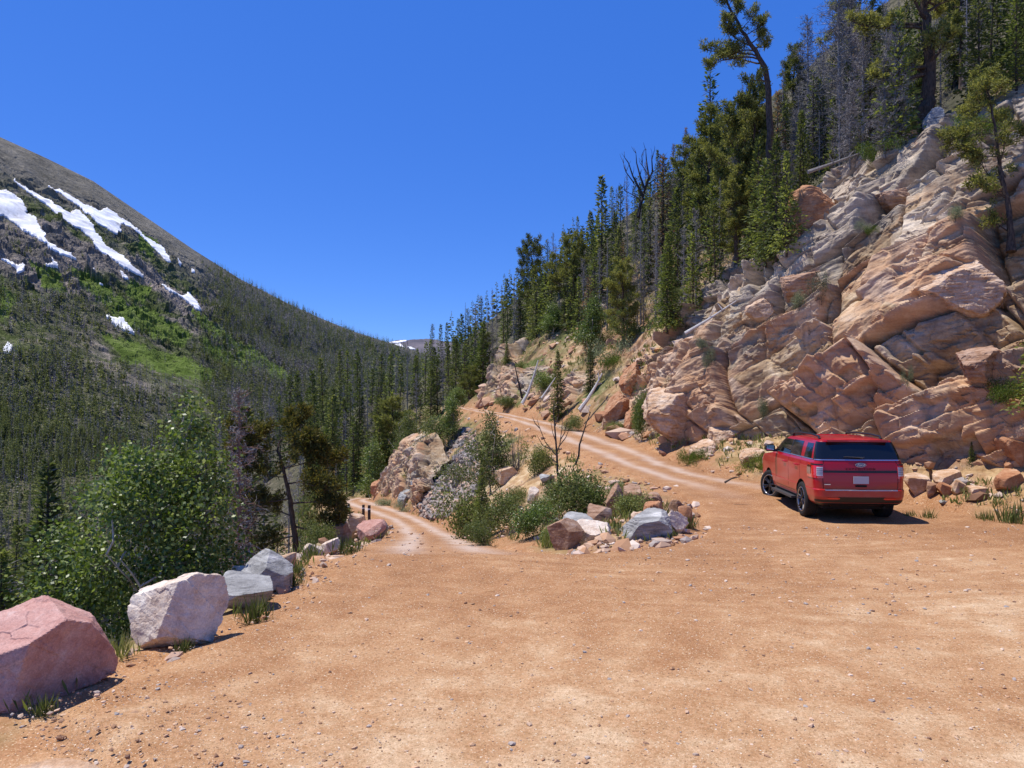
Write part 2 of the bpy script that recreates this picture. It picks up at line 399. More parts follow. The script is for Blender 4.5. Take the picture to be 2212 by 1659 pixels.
me = mesh_np('slope', np.stack([Xg, Yg, Zg], -1).reshape(-1, 3), grid_faces(len(Dr), len(uc)), mat=m_terr, attrs={'dirt': dirt, 'green': grn, 'weather': wea, 'forest': np.clip(sstep(LL(Yg) - Xg, 3, 9) + sstep(Yg, 78, 100) * (Xg < UR(Yg) + 400) + .75 * sstep(Zg, 13.5, 17) * (Yg < 110) + .45 * sstep(Xg - UR(Yg), 4, 9) * (Yg > 42), 0, 1)})
tag(link('slope', me), 'rocky ground and hillside under the trees', kind='structure')

def ribbon(name, Ys, A, B, Z, nx, track, label):
    t = np.linspace(0, 1, nx)
    Y = np.repeat(Ys[:, None], nx, 1); a, bb = A(Ys), B(Ys)
    jit = fbm(Ys * 1.3, Ys * 0 + .5, seed=61, oct=4) * .22
    X = (a + jit)[:, None] * (1 - t) + (bb + jit[::-1])[:, None] * t
    z = np.repeat(Z(Ys)[:, None], nx, 1) + .012 + fbm(X * .6, Y * .6, seed=71, oct=4) * .05 + fbm(X * 5, Y * 5, seed=72, oct=4) * .012
    z -= .12 * ((1 - sstep(t, 0, .04)) + sstep(t, .96, 1))[None]
    me = mesh_np(name, np.stack([X, Y, z], -1).reshape(-1, 3), grid_faces(len(Ys), nx), mat=m_dirt, attrs={'track': track(t, X, Y)}, smooth=True)
    return tag(link(name, me), label, kind='structure')
bumpf = lambda x, c, w_: np.exp(-((x - c) / w_) ** 2)
XI = lambda Y: np.where(Y > YI, LR(Y), LR(YI)); XI2 = lambda Y: np.where(Y > YI, UL(Y), UL(YI))
ys = np.geomspace(1.2, YI, 330)
ribbon('gravel_lot', ys, LL, UR, lambda Y: Y * 0., 420, lambda t, X, Y: X * 0, 'orange gravel turnaround in front of the car')
def trk_l(t, X, Y):
    cc = .06 * np.sin(Y * .2)
    return .75 * (bumpf(t[None] + cc, .30, .11) + bumpf(t[None] + cc, .74, .11)) * sstep(Y, YI + .3, YI + 4)
def trk_u(t, X, Y):
    return .7 * (bumpf(t[None], .27, .09) + bumpf(t[None], .68, .09)) * sstep(Y, 20, 26)
ribbon('dirt_road', np.concatenate([np.linspace(YI, 24, 90), np.linspace(24.3, 82, 130)]), LL, XI, zl, 60, trk_l, 'lower dirt road dropping away into the valley')
ribbon('dirt_road', np.concatenate([np.linspace(YI, 30, 130), np.linspace(30.3, 78, 130)]), XI2, UR, zu, 60, trk_u, 'upper dirt road climbing below the cliff')
# ================================================================ broken rock faces: the cliff and the low outcrops
def brick(a, b, seed, wa=.30, wb=.35):
    """beds of unequal thickness cut by slanting joints; two levels of irregularity, straight edges"""
    b2 = b + wb * vnoise(b * .9, b * 0 + seed, seed=seed)
    row = np.floor(b2); z0 = np.zeros_like(row)
    hr = _h(row, z0, z0, seed); k = .55 + 1.0 * _h(row, z0 + 1, z0, seed)
    sh = (_h(row, z0 + 2, z0, seed) - .5) * 1.1
    a2 = a * k + hr * 17 + sh * (b2 - row - .5)
    a2 = a2 + wa * vnoise(a2 * .8, row * 3.7, seed=seed + 1)
    c = np.floor(a2)
    da = a2 - c - .5; db = b2 - row - .5
    r = _h(row, c, z0 + 5, seed); ta = _h(row, c, z0 + 6, seed) - .5; tb = _h(row, c, z0 + 7, seed)
    e = np.minimum(.5 - np.abs(da), .5 - np.abs(db))
    return r, ta, tb, da, db, e
def rock_face(name, base, prof, top, dip, nS, nT, seed, hscale=None, but_amp=1.7, recede=0., sc=1., weather=(.25, .55, 5, 13), label='', z_of_t=None, kind='structure', cat=None):
    base = np.array(base, float); prof = np.array(prof, float)
    ds = np.r_[0, np.cumsum(np.linalg.norm(np.diff(base[:, :2], axis=0), axis=1))]; S = np.linspace(0, ds[-1], nS)
    kk = max(3, int(nS * .1) | 1); h_ = kk // 2
    bx, by, bz = (np.convolve(np.pad(np.interp(S, ds, base[:, k]), h_, mode='edge'), np.ones(kk) / kk, 'valid') for k in range(3))
    dx, dy = np.gradient(bx, S), np.gradient(by, S); l = np.hypot(dx, dy); nx, ny = -dy / l, dx / l
    pl = np.r_[0, np.cumsum(np.linalg.norm(np.diff(prof, axis=0), axis=1))]; Tn = np.linspace(0, pl[-1], nT)
    kt = max(3, int(nT * .045) | 1); ht = kt // 2
    pp, pz_ = (np.convolve(np.pad(np.interp(Tn, pl, prof[:, k]), ht, mode='edge'), np.ones(kt) / kt, 'valid') for k in (0, 1))
    SS, TT = np.meshgrid(S, Tn, indexing='ij')
    but = fbm(S * .16, S * 0 + 3.3, seed=seed, oct=3) * but_amp + recede * (1 - sstep(S, 2.0, 9.5))
    Pin = pp[None] + (but[:, None] * .8 - .1) * sstep(TT, .6, 4)
    hs = (.93 + .10 * fbm(S * .2, S * 0 + 8, seed=seed + 2, oct=2)) if hscale is None else hscale(S)
    X = bx[:, None] + nx[:, None] * Pin; Y = by[:, None] + ny[:, None] * Pin; Z = bz[:, None] + pz_[None] * hs[:, None]
    w1 = fbm(SS * .10, TT * .10, seed=seed + 5, oct=2) * .8; w2 = fbm(SS * .10, TT * .10, seed=seed + 6, oct=2) * .8
    c, s_ = math.cos(dip), math.sin(dip)
    A, B = (SS + w1) * c + (TT + w2) * s_, -(SS + w1) * s_ + (TT + w2) * c
    A, B = A / sc, B / sc
    r0, t0, u0, a0, b0, e0 = brick(A * .20 + .15 * w1, B * .34, seed + 10, .3, .3)
    r1, t1, u1, a1, b1, e1 = brick(A * .52, B * .95 + .2 * w2, seed + 11)
    r2, t2, u2, a2, b2, e2 = brick(A * 1.35, B * 2.6, seed + 12)
    r3, t3, u3, a3, b3, e3 = brick(A * 3.6, B * 7.5, seed + 13)
    ya = fbm(A * .3, B * .5, seed=seed + 14, oct=3)
    m1 = sstep(ya, -.35, .05); m2 = sstep(fbm(A * .5, B * .8, seed=seed + 15, oct=3), -.2, .2); m3 = sstep(fbm(A * .8, B * 1.4, seed=seed + 16, oct=2), -.1, .3)
    d = (r0 - .5) * 1.7 + (t0 * a0 * 1.2 + (.35 + u0) * b0 * .8)
    d = d + m1 * ((r1 - .5) * .78 + t1 * a1 * .7 + u1 * b1 * .52)
    d = d + (.25 + .75 * m2) * ((r2 - .5) * .36 + t2 * a2 * .40 + (u2 - .2) * b2 * .25)
    d = d - .42 * np.exp(-(e0 / .024) ** 2) - m1 * .24 * np.exp(-(e1 / .04) ** 2) - m2 * .08 * np.exp(-(e2 / .05) ** 2)
    for ax in (0, 1):
        q = np.pad(d, [(1, 1) if k == ax else (0, 0) for k in (0, 1)], mode='edge'); d = (q[:-2] + 2 * q[1:-1] + q[2:]) / 4 if ax == 0 else (q[:, :-2] + 2 * q[:, 1:-1] + q[:, 2:]) / 4
    d = d + (.15 + .85 * m3) * ((r3 - .5) * .10 + t3 * a3 * .14)
    d = d + fbm(A * 1.6, B * 6, seed=seed + 17, oct=4) * .05 + fbm(SS * .8, TT * .8, seed=seed + 18, oct=4) * .10
    d = d * sc * (.25 + .75 * sstep(TT, 0, 1.5)) * (1 - .6 * sstep(TT, pl[-1] - 4 * sc, pl[-1]))
    X = X - nx[:, None] * .92 * d; Y = Y - ny[:, None] * .92 * d; Z = Z + .38 * d
    blk = np.clip(.45 * r0 + .35 * r1 + .2 * r2, 0, 1); blk = np.clip((blk - .5) * 1.9 + .5, 0, 1)
    wea = np.clip(weather[0] + weather[1] * sstep(TT, weather[2], weather[3]) + .25 * fbm(SS * .2, TT * .2, seed=seed + 19) + (r1 - .5) * .5, 0, 1)
    me = mesh_np(name, np.stack([X, Y, Z], -1).reshape(-1, 3), grid_faces(nS, nT)[:, ::-1], mat=m_cliff, attrs={'weather': wea, 'block': blk})
    o = link(name, me)
    tag(o, label, cat, None, kind)
    return np.stack([X, Y, Z], -1)
CLP = rock_face('cliff', CB, PP, 14, R(24), 1200, 680, 81, recede=2.6, label='tall orange and grey layered rock face behind the car')
# low broken outcrop along the inner verge of the upper road, and one inside the lower bend
yy = np.linspace(63.5, 41.5, 12); upv = [(float(UR(y)) + .9, y, float(zu(y)) + .05) for y in yy]
rock_face('rock_outcrop', upv, [(-.4, -.6), (0, 0), (.35, 1.1), (.9, 2.1), (1.8, 3.0), (3.0, 3.5), (4.5, 3.9)], 3, R(30), 420, 150, 181, hscale=lambda S: .95 + .55 * sstep(fbm(S * .22, S * 0 + 2, seed=5, oct=3), -.3, .35) - .5 * sstep(S, 14, 23), but_amp=1.2, sc=.5, weather=(.2, .2, 2, 5), label='long broken orange outcrop along the verge of the upper road', kind=None, cat='rock outcrop')
yy = np.linspace(67, 47, 10); lov = [(float(LR(y)) + .25, y, float(zl(y)) - .1) for y in yy]
rock_face('rock_outcrop', lov, [(-.3, -.6), (0, 0), (.15, 1.2), (.4, 2.4), (.8, 3.5), (1.4, 4.6), (2.2, 5.2)], 3, R(30), 340, 150, 191, hscale=lambda S: .5 + .55 * sstep(S, 1, 8) * (1 - .7 * sstep(S, 15, 20)), but_amp=.5, sc=.5, weather=(.2, .2, 2, 5), label='orange layered outcrop at the inside of the lower road bend', kind=None, cat='rock outcrop')
def cliff_at(x, y):
    """nearest cliff point to the sight line of a measured point (2212 scale)"""
    u = 512 + F * CLP[..., 0] / np.maximum(CLP[..., 1], .5); v = 400 - F * (CLP[..., 2] - CH) / np.maximum(CLP[..., 1], .5)
    d = (u - x * K) ** 2 + (v - y * K) ** 2
    d = d + np.where(CLP[..., 1] < 3, 1e6, 0)
    near = d < 9
    if near.any():
        Yc = np.where(near, CLP[..., 1], 1e9); i = np.unravel_index(np.argmin(Yc), Yc.shape)
    else: i = np.unravel_index(np.argmin(d), d.shape)
    return CLP[i]
# ================================================================ the mountain across the valley, far ridge and peak
SKY_U = np.array([-700, -300, 0, 46, 93, 140, 194, 240, 287, 320, 352, 380, 403, 430, 480])
SKY_V = np.array([-300, -20, 137, 158, 181, 213, 250, 279, 303, 318, 331, 340, 347, 356, 372])
um = np.concatenate([np.linspace(-700, -12, 120), np.linspace(-10, 478, 640)])
tm = np.linspace(0, 1, 560)
DR = np.interp(um, [-700, 0, 200, 400, 480], [1100, 1400, 1700, 2500, 2700])
D0 = np.interp(um, [-700, 0, 200, 400, 480], [380, 420, 520, 900, 1000])
ZR = CH + (400 - np.interp(um, SKY_U, SKY_V)) / F * DR
UU, TTm = np.meshgrid(um, tm, indexing='ij')
Dm = D0[:, None] + (DR - D0)[:, None] * TTm
Xm = (UU - 512) / F * Dm
prof = TTm ** 1.12
Z0 = FLOOR(D0) - 3
Zm = Z0[:, None] + (ZR - Z0)[:, None] * prof
env = np.sin(np.pi * np.clip(TTm, 0, 1)) ** .6
# gullies run down the slope: ridged noise, finer crags
wx = fbm(Xm * .004, Dm * .004, seed=111, oct=4) * 60
rid = 1 - np.abs(fbm((Xm + wx) * .0075, Dm * .0022, seed=112, oct=5))
crag = fbm(Xm * .03, Dm * .022, seed=113, oct=6, gain=.62)
fx_ = facets(Xm * .03 + .6 * fbm(Xm * .02, Dm * .02, seed=3), Dm * .02 + Zm * .015, 114, 1.4)
fx2 = facets(Xm * .09, Dm * .06 + Zm * .05, 115, 1.4)
up = sstep(TTm, .15, .4) * (1 - .75 * sstep(TTm, .72, .95))
def inpoly(u, v, P):
    P = np.asarray(P, float); c = np.zeros(u.shape, bool); j = len(P) - 1
    for i in range(len(P)):
        xi, yi, xj, yj = *P[i], *P[j]
        if yi != yj: c ^= ((yi > v) != (yj > v)) & (u < (xj - xi) * (v - yi) / (yj - yi) + xi)
        j = i
    return c
Q = 1344 / 2212 * 1024 / 4032
zq = lambda P: [(x * Q, 400 * 1024 / 4032 + y * Q) for x, y in P]
SNOW = [
 ('broad white snowfield at the left end of the mountain slope', [(-60, 560), (0, 575), (45, 580), (100, 610), (150, 655), (185, 720), (165, 725), (235, 760), (270, 830), (300, 860), (290, 885), (330, 930), (400, 960), (480, 1005), (540, 1030), (480, 1030), (400, 1000), (320, 955), (250, 900), (150, 850), (90, 790), (0, 745), (-60, 700)]),
 ('longest diagonal snow gully down the middle of the mountain', [(5, 445), (40, 465), (120, 530), (200, 580), (270, 620), (330, 650), (400, 690), (460, 720), (500, 700), (560, 745), (600, 790), (620, 850), (650, 880), (690, 940), (760, 985), (800, 1000), (850, 1060), (900, 1100), (945, 1155), (880, 1120), (800, 1085), (720, 1020), (650, 980), (610, 950), (600, 900), (520, 840), (440, 790), (380, 750), (320, 690), (250, 640), (180, 590), (120, 545), (60, 490)]),
 ('uppermost ragged snowfield just under the bare ridge', [(280, 535), (350, 570), (400, 580), (470, 620), (550, 670), (640, 710), (690, 690), (740, 720), (800, 765), (850, 800), (900, 840), (930, 870), (1000, 915), (1050, 940), (1100, 1010), (1120, 1065), (1080, 1040), (1020, 980), (950, 910), (900, 860), (850, 820), (790, 800), (780, 830), (820, 885), (780, 860), (740, 860), (680, 820), (620, 790), (590, 750), (540, 715), (480, 660), (400, 610), (330, 570)]),
 ('hooked snow strip ending above the bright green meadow', [(1020, 1165), (1060, 1195), (1110, 1225), (1180, 1265), (1210, 1255), (1215, 1230), (1250, 1265), (1280, 1300), (1310, 1368), (1270, 1350), (1200, 1290), (1130, 1255), (1070, 1225)]),
 ('lowest wedge of dirty snow between dark trees and rocks', [(655, 1345), (700, 1385), (760, 1410), (800, 1410), (850, 1470), (885, 1525), (830, 1505), (770, 1480), (720, 1440), (690, 1400)]),
 ('hook shaped snow patch below the broad left snowfield', [(-30, 1000), (0, 1005), (40, 1020), (100, 1060), (150, 1055), (185, 1085), (150, 1110), (100, 1135), (110, 1100), (60, 1060), (0, 1020)]),
 ('forked snow patch under the tail of the broad snowfield', [(260, 1035), (300, 1055), (340, 1045), (325, 1000), (370, 1050), (415, 1100), (360, 1085), (310, 1075)]),
 ('little triangular snow patch under the longest snow gully', [(770, 1095), (800, 1115), (845, 1160), (790, 1150)]),
 ('small snow sliver left of the triangular snow patch', [(560, 1070), (610, 1090), (648, 1120), (600, 1108)]),
 ('thin snow streak beneath the small sliver', [(610, 1160), (650, 1172), (690, 1198), (650, 1195)]),
 ('short snow streak at the right end of the uppermost snowfield', [(1148, 1010), (1172, 1040), (1198, 1082), (1165, 1065)]),
 ('tiny snow spot farthest right beneath the ridge', [(1230, 1088), (1265, 1098), (1262, 1118), (1238, 1112)]),
 ('snow remnant low at the left edge above the forest', [(15, 1610), (50, 1572), (88, 1590), (70, 1645), (28, 1658)]),
]
_u, _v = UU, 400 - F * (Zm + env * (rid - .8) * 40 - CH) / Dm
calm = np.ones_like(Zm)
for lab, P in SNOW: calm = np.where(inpoly(_u, _v, zq(P)), .12, calm)
for k in range(5):
    calm[1:-1, 1:-1] = (calm[1:-1, 1:-1] + calm[:-2, 1:-1] + calm[2:, 1:-1] + calm[1:-1, :-2] + calm[1:-1, 2:]) / 5
Zm = Zm + env * ((rid - .8) * 40 + calm * (crag * 12 * (.5 + up) + (fx_ * 9 + fx2 * 5) * up))
Vm = 400 - F * (Zm - CH) / Dm
jn = fbm(UU * .2, Vm * .2, seed=121, oct=5, gain=.7) * 2.0; jm = fbm(UU * .2, Vm * .2, seed=122, oct=5, gain=.7) * 2.0
Uj, Vj = UU + jn, Vm + jm
zz = lambda P: [(x * K, y * K) for x, y in P]
mead = np.zeros_like(UU)
for P in ([(215, 715), (300, 742), (400, 778), (472, 800), (450, 826), (350, 805), (260, 775)], [(470, 735), (540, 742), (600, 788), (652, 826), (600, 832), (540, 792)], [(400, 655), (470, 700), (540, 760), (500, 752), (440, 705)], [(0, 610), (40, 640), (20, 680), (0, 690)], [(280, 600), (330, 620), (310, 660), (270, 640)], [(150, 570), (215, 600), (300, 680), (240, 670), (180, 620)], [(300, 500), (340, 520), (330, 560), (300, 540)], [(240, 650), (330, 668), (415, 722), (395, 752), (310, 722), (240, 690)], [(430, 720), (500, 765), (560, 800), (520, 815), (450, 770)], [(60, 560), (120, 580), (150, 640), (90, 620)]):
    mead = np.maximum(mead, inpoly(UU + jn * 3, Vm + jm * 3, zz(P)).astype(float))
snow_any = np.zeros(UU.shape, bool)
for lab, P in SNOW: snow_any |= inpoly(Uj, Vj, zq(P))
fl_ = np.interp(UU, [-60, 0, 60, 125, 200, 215, 260, 300, 403, 440], [338, 352, 358, 384, 402, 330, 318, 316, 348, 360])
sky_ = np.interp(UU, SKY_U, SKY_V)
dens = np.where(Vm > fl_ + jn * 4, 1.0, 0.)
dens = np.where((UU > 195) & (Vm > sky_ - 4 + np.clip(225 - UU, 0, 40) * .5), np.clip((UU - 190) / 45, .15, 1), dens)
clump = sstep(fbm(Xm * .016, Dm * .012, seed=151, oct=4), .02, .22)
dens = np.maximum(dens * (np.where(UU > 215, .7, .45) + (1 - np.where(UU > 215, .7, .45)) * clump), clump * .4 * sstep(Vm, sky_ + 75, sky_ + 130) * (UU < 300))
dens *= np.where(mead > 0, .12, 1) * ~snow_any
band = (UU > 196) & (UU < 330) & (Vm > 318) & (Vm < 388) & (Vm < 330 + (UU - 150) * .32) ; dens = np.where(band & (mead > 0), .06, dens)
gl = fbm(Xm * .012, Dm * .009, seed=131, oct=5)
green = np.clip(sstep(gl + .35 * (1 - sstep(TTm, .3, .62)), -.02, .25) * (1 - sstep(TTm, .62, .8)) , 0, 1)
tal = sstep(TTm + .05 * crag, .62, .75)
m_mtn, nt, b = new_mat('mountain ground'); T = NT(nt); P = T.pos()
f = T.math('ADD', T.math('MULTIPLY', T.noise(P, .012, 8, .7), .5), T.math('MULTIPLY', T.noise(P, .09, 6, .75), .5))
rock = T.ramp(f, [(.36, (.07, .064, .056)), (.45, (.18, .162, .138)), (.53, (.31, .265, .22)), (.62, (.52, .42, .345))])
scree = T.ramp(f, [(.36, (.10, .093, .07)), (.5, (.20, .182, .142)), (.64, (.31, .28, .225))])
gr = T.ramp(T.noise(P, .05, 8, .75), [(.35, (.045, .06, .022)), (.5, (.095, .12, .038)), (.65, (.18, .20, .08))])
me_ = T.ramp(T.noise(P, .06, 8, .75), [(.35, (.075, .115, .022)), (.5, (.14, .20, .04)), (.65, (.22, .27, .085))])
c = T.mix(T.attr('talus'), rock, scree)
c = T.mix(T.math('MULTIPLY', T.attr('green'), T.mr(T.noise(P, .07, 8, .75), .36, .5)), c, gr)
c = T.mix(T.math('MULTIPLY', T.attr('forest'), T.mr(T.noise(P, .06, 6, .7), .3, .5)), c, T.ramp(T.noise(P, .05, 6, .7), [(.35, (.065, .066, .044)), (.65, (.20, .18, .14))]))
c = T.mix(T.math('MULTIPLY', T.attr('meadow'), T.mr(T.noise(P, .05, 8, .75), .3, .42)), c, me_)
T.L(c, b.inputs['Base Color']); b.inputs['Roughness'].default_value = 1; b.inputs['Specular IOR Level'].default_value = .05
T.L(T.bump(T.noise(P, .07, 8, .75), .9, 9.), b.inputs['Normal'])
GF = grid_faces(len(um), len(tm))
VM = np.stack([Xm, Dm, Zm], -1).reshape(-1, 3)
# behind the crest the ground falls away
tag(link('mountain', mesh_np('mountain', VM, GF, mat=m_mtn, attrs={'green': green, 'meadow': mead, 'talus': tal, 'forest': np.clip(dens * 1.3, 0, 1) * (mead < .5)})), 'grey mountain with snow gullies across the valley', kind='structure')
m_snow, nt, b = new_mat('old snow'); T = NT(nt)
T.L(T.ramp(T.noise(T.pos(), .03, 7, .7), [(.3, (.42, .40, .38)), (.42, (.66, .655, .66)), (.58, (.84, .845, .86))]), b.inputs['Base Color']); b.inputs['Roughness'].default_value = .8
def subset(V, Fq, keep, lift):
    fk = Fq[keep[Fq].all(1)]
    if not len(fk): return None
    lb = np.arange(len(V)); 
    for _ in range(900):        # keep the largest connected field
        mn = lb[fk].min(1); old = lb.copy()
        for c in range(4): np.minimum.at(lb, fk[:, c], mn)
        if np.array_equal(old, lb): break
    lab_ = lb[fk[:, 0]]; vals, cn = np.unique(lab_, return_counts=True); fk = fk[lab_ == vals[np.argmax(cn)]]
    used = np.unique(fk); mp = np.full(len(V), -1); mp[used] = np.arange(len(used))
    W = V[used].copy(); W[:, 2] += lift
    # skirt so that the field has thickness
    e = np.concatenate([fk[:, [0, 1]], fk[:, [1, 2]], fk[:, [2, 3]], fk[:, [3, 0]]]); es = np.sort(e, 1)
    key = es[:, 0].astype(np.int64) * len(V) + es[:, 1]; uq, inv, cnt = np.unique(key, return_inverse=True, return_counts=True)
    be = mp[e[cnt[inv] == 1]]
    lo = W.copy(); lo[:, 2] -= lift + 2
    n = len(W)
    sk_ = np.stack([be[:, 1], be[:, 0], be[:, 0] + n, be[:, 1] + n], -1)
    return np.vstack([W, lo]), np.vstack([mp[fk], sk_])
for lab, P in SNOW:
    keep = inpoly(Uj, Vj, zq(P)).ravel()
    r = subset(VM, GF, keep, 2.2)
    if r is None: continue
    tag(link('snow_patch', mesh_np('snow_patch', r[0], r[1], mat=m_snow, smooth=True)), lab, 'snow patch', 'snow patches on the mountain')
# distant peak in the notch
ud = np.linspace(330, 520, 260); td = np.linspace(0, 1, 60)
pk = np.interp(ud, [330, 385, 398, 412, 425, 445, 470, 520], [352, 343, 340, 339.6, 338.5, 341, 347, 360]) + fbm(ud * .15, ud * 0, seed=141) * 1.0
Ud, Td = np.meshgrid(ud, td, indexing='ij'); Dd = 5200 + 1500 * Td
Vd = 372 + (pk[:, None] - 372) * Td + fbm(Ud * .15, Td * 8, seed=142, oct=4) * 1.2 * np.sin(np.pi * Td)
VD = np.stack([(Ud - 512) / F * Dd, Dd, CH - (Vd - 400) / F * Dd], -1).reshape(-1, 3)
m_peak, nt, b = new_mat('distant rock'); T = NT(nt); f = T.noise(T.pos(), .004, 6, .7)
T.L(T.ramp(f, [(.35, (.075, .07, .085)), (.65, (.15, .13, .14))]), b.inputs['Base Color']); b.inputs['Roughness'].default_value = 1
tag(link('distant_hill', mesh_np('distant_hill', VD, grid_faces(len(ud), len(td)), mat=m_peak)), 'faraway bare ridge in the notch of the valley', kind='structure')
Q2 = lambda x, y: ((1200 + x * .6076) * 1024 / 4032, (1000 + y * .6076) * 1024 / 4032)
for lab, P in (('long snow cornice along the crest of the faraway ridge', [(545, 575), (600, 565), (660, 558), (662, 570), (610, 580), (550, 585)]), ('spotty snow drift under the cornice of the faraway ridge', [(570, 588), (620, 582), (655, 610), (650, 620), (600, 605)]), ('small snow tongue farthest right on the faraway ridge', [(660, 600), (690, 605), (728, 622), (680, 622)])):
    r = subset(VD, grid_faces(len(ud), len(td)), inpoly(Ud, Vd, [Q2(*p) for p in P]).ravel(), 6)
    if r: tag(link('snow_patch', mesh_np('snow_patch', r[0], r[1], mat=m_snow)), lab, 'snow patch', 'snow on the faraway ridge')
# ================================================================ plants
def leaf_mat(name, cols, trans=.38, rough=.6, spec=.2, obj_var=.35):
    m, nt, b = new_mat(name); T = NT(nt)
    g = T.n('ShaderNodeNewGeometry'); oi = T.n('ShaderNodeObjectInfo')
    c = T.ramp(g.outputs['Random Per Island'], [(i / (len(cols) - 1), q) for i, q in enumerate(cols)])
    c = T.hsv(c, T.mr(oi.outputs['Random'], 0, 1, 1 - obj_var, 1 + obj_var), 1., T.mr(oi.outputs['Random'], 0, 1, .512, .488))
    T.L(c, b.inputs['Base Color']); b.inputs['Roughness'].default_value = rough; b.inputs['Specular IOR Level'].default_value = spec
    if trans:
        tr = T.n('ShaderNodeBsdfTranslucent'); T.L(T.hsv(c, 1.25, 1.1), tr.inputs['Color'])
        mx = T.n('ShaderNodeMixShader'); mx.inputs[0].default_value = trans
        T.L(b.outputs[0], mx.inputs[1]); T.L(tr.outputs[0], mx.inputs[2]); T.L(mx.outputs[0], nt.nodes['Material Output'].inputs['Surface'])
    return m
def bark_mat(name, a, c, sc=6):
    m, nt, b = new_mat(name); T = NT(nt)
    f = T.noise(T.mapping(T.objc(), (sc, sc, sc * .25)), 3, 7, .7)
    T.L(T.ramp(f, [(.35, a), (.65, c)]), b.inputs['Base Color']); b.inputs['Roughness'].default_value = .9; b.inputs['Specular IOR Level'].default_value = .1
    T.L(T.bump(f, .6, .03), b.inputs['Normal']); return m
M_SPR = leaf_mat('spruce needles', [(.042, .058, .018), (.11, .134, .034), (.205, .22, .055)])
M_FIR = leaf_mat('fir needles', [(.055, .082, .02), (.145, .178, .04), (.25, .28, .065)])
M_PIN = leaf_mat('pine needles', [(.07, .085, .022), (.18, .19, .045), (.30, .29, .075)], .4)
M_RED = leaf_mat('dying needles', [(.09, .07, .035), (.24, .13, .075), (.17, .17, .06)])
M_ASP = leaf_mat('aspen leaves', [(.04, .07, .012), (.10, .15, .024), (.17, .23, .045), (.30, .35, .12)], .38, .42, .5, .12)
M_BSH = leaf_mat('shrub leaves', [(.06, .085, .022), (.145, .175, .042), (.25, .27, .085)], .35, .5, .3, .25)
M_SAG = leaf_mat('grey green leaves', [(.09, .12, .06), (.17, .20, .10), (.25, .27, .15)], .3)
M_JUN = leaf_mat('juniper sprays', [(.05, .085, .012), (.12, .17, .02), (.20, .25, .04)], .3)
M_GRS = leaf_mat('grass blades', [(.08, .11, .025), (.16, .19, .05), (.28, .27, .11)], .35)
M_DED = bark_mat('grey dead wood', (.17, .15, .135), (.36, .33, .30))
M_DTW = leaf_mat('grey twigs', [(.13, .115, .105), (.22, .20, .185), (.32, .30, .28)], 0, .9, .1, .25)
M_BRK = bark_mat('pine bark', (.035, .026, .02), (.15, .105, .075))
M_ABK = bark_mat('pale bark', (.22, .19, .14), (.50, .45, .36))
M_WHT = bark_mat('bleached log', (.40, .37, .33), (.66, .62, .56))
M_BLK = bark_mat('charred bark', (.03, .025, .022), (.10, .08, .065))
def unit(v): return v / (np.linalg.norm(v, axis=-1, keepdims=True) + 1e-12)
def blades(C, D, L, W, g, flat=0.):
    """rhombic leaves: quads from C along D; flat pulls their faces upwards"""
    n = len(C); D = unit(D); r = g.normal(size=(n, 3))
    s = unit(np.cross(D, r)); up = np.cross(D, np.array([0, 0, 1.]))
    s = unit(s * (1 - flat) + unit(up) * flat * np.sign(g.random(n) - .5)[:, None] + 1e-9)
    L = np.broadcast_to(L, (n,))[:, None]; W = np.broadcast_to(W, (n,))[:, None]
    V = np.stack([C, C + D * L * .5 + s * W * .5, C + D * L, C + D * L * .5 - s * W * .5], 1)
    return V.reshape(-1, 3)
def blade_mesh(name, parts, mat):
    V = np.vstack(parts); return mesh_np(name, V, np.arange(len(V)).reshape(-1, 4), mat=mat)
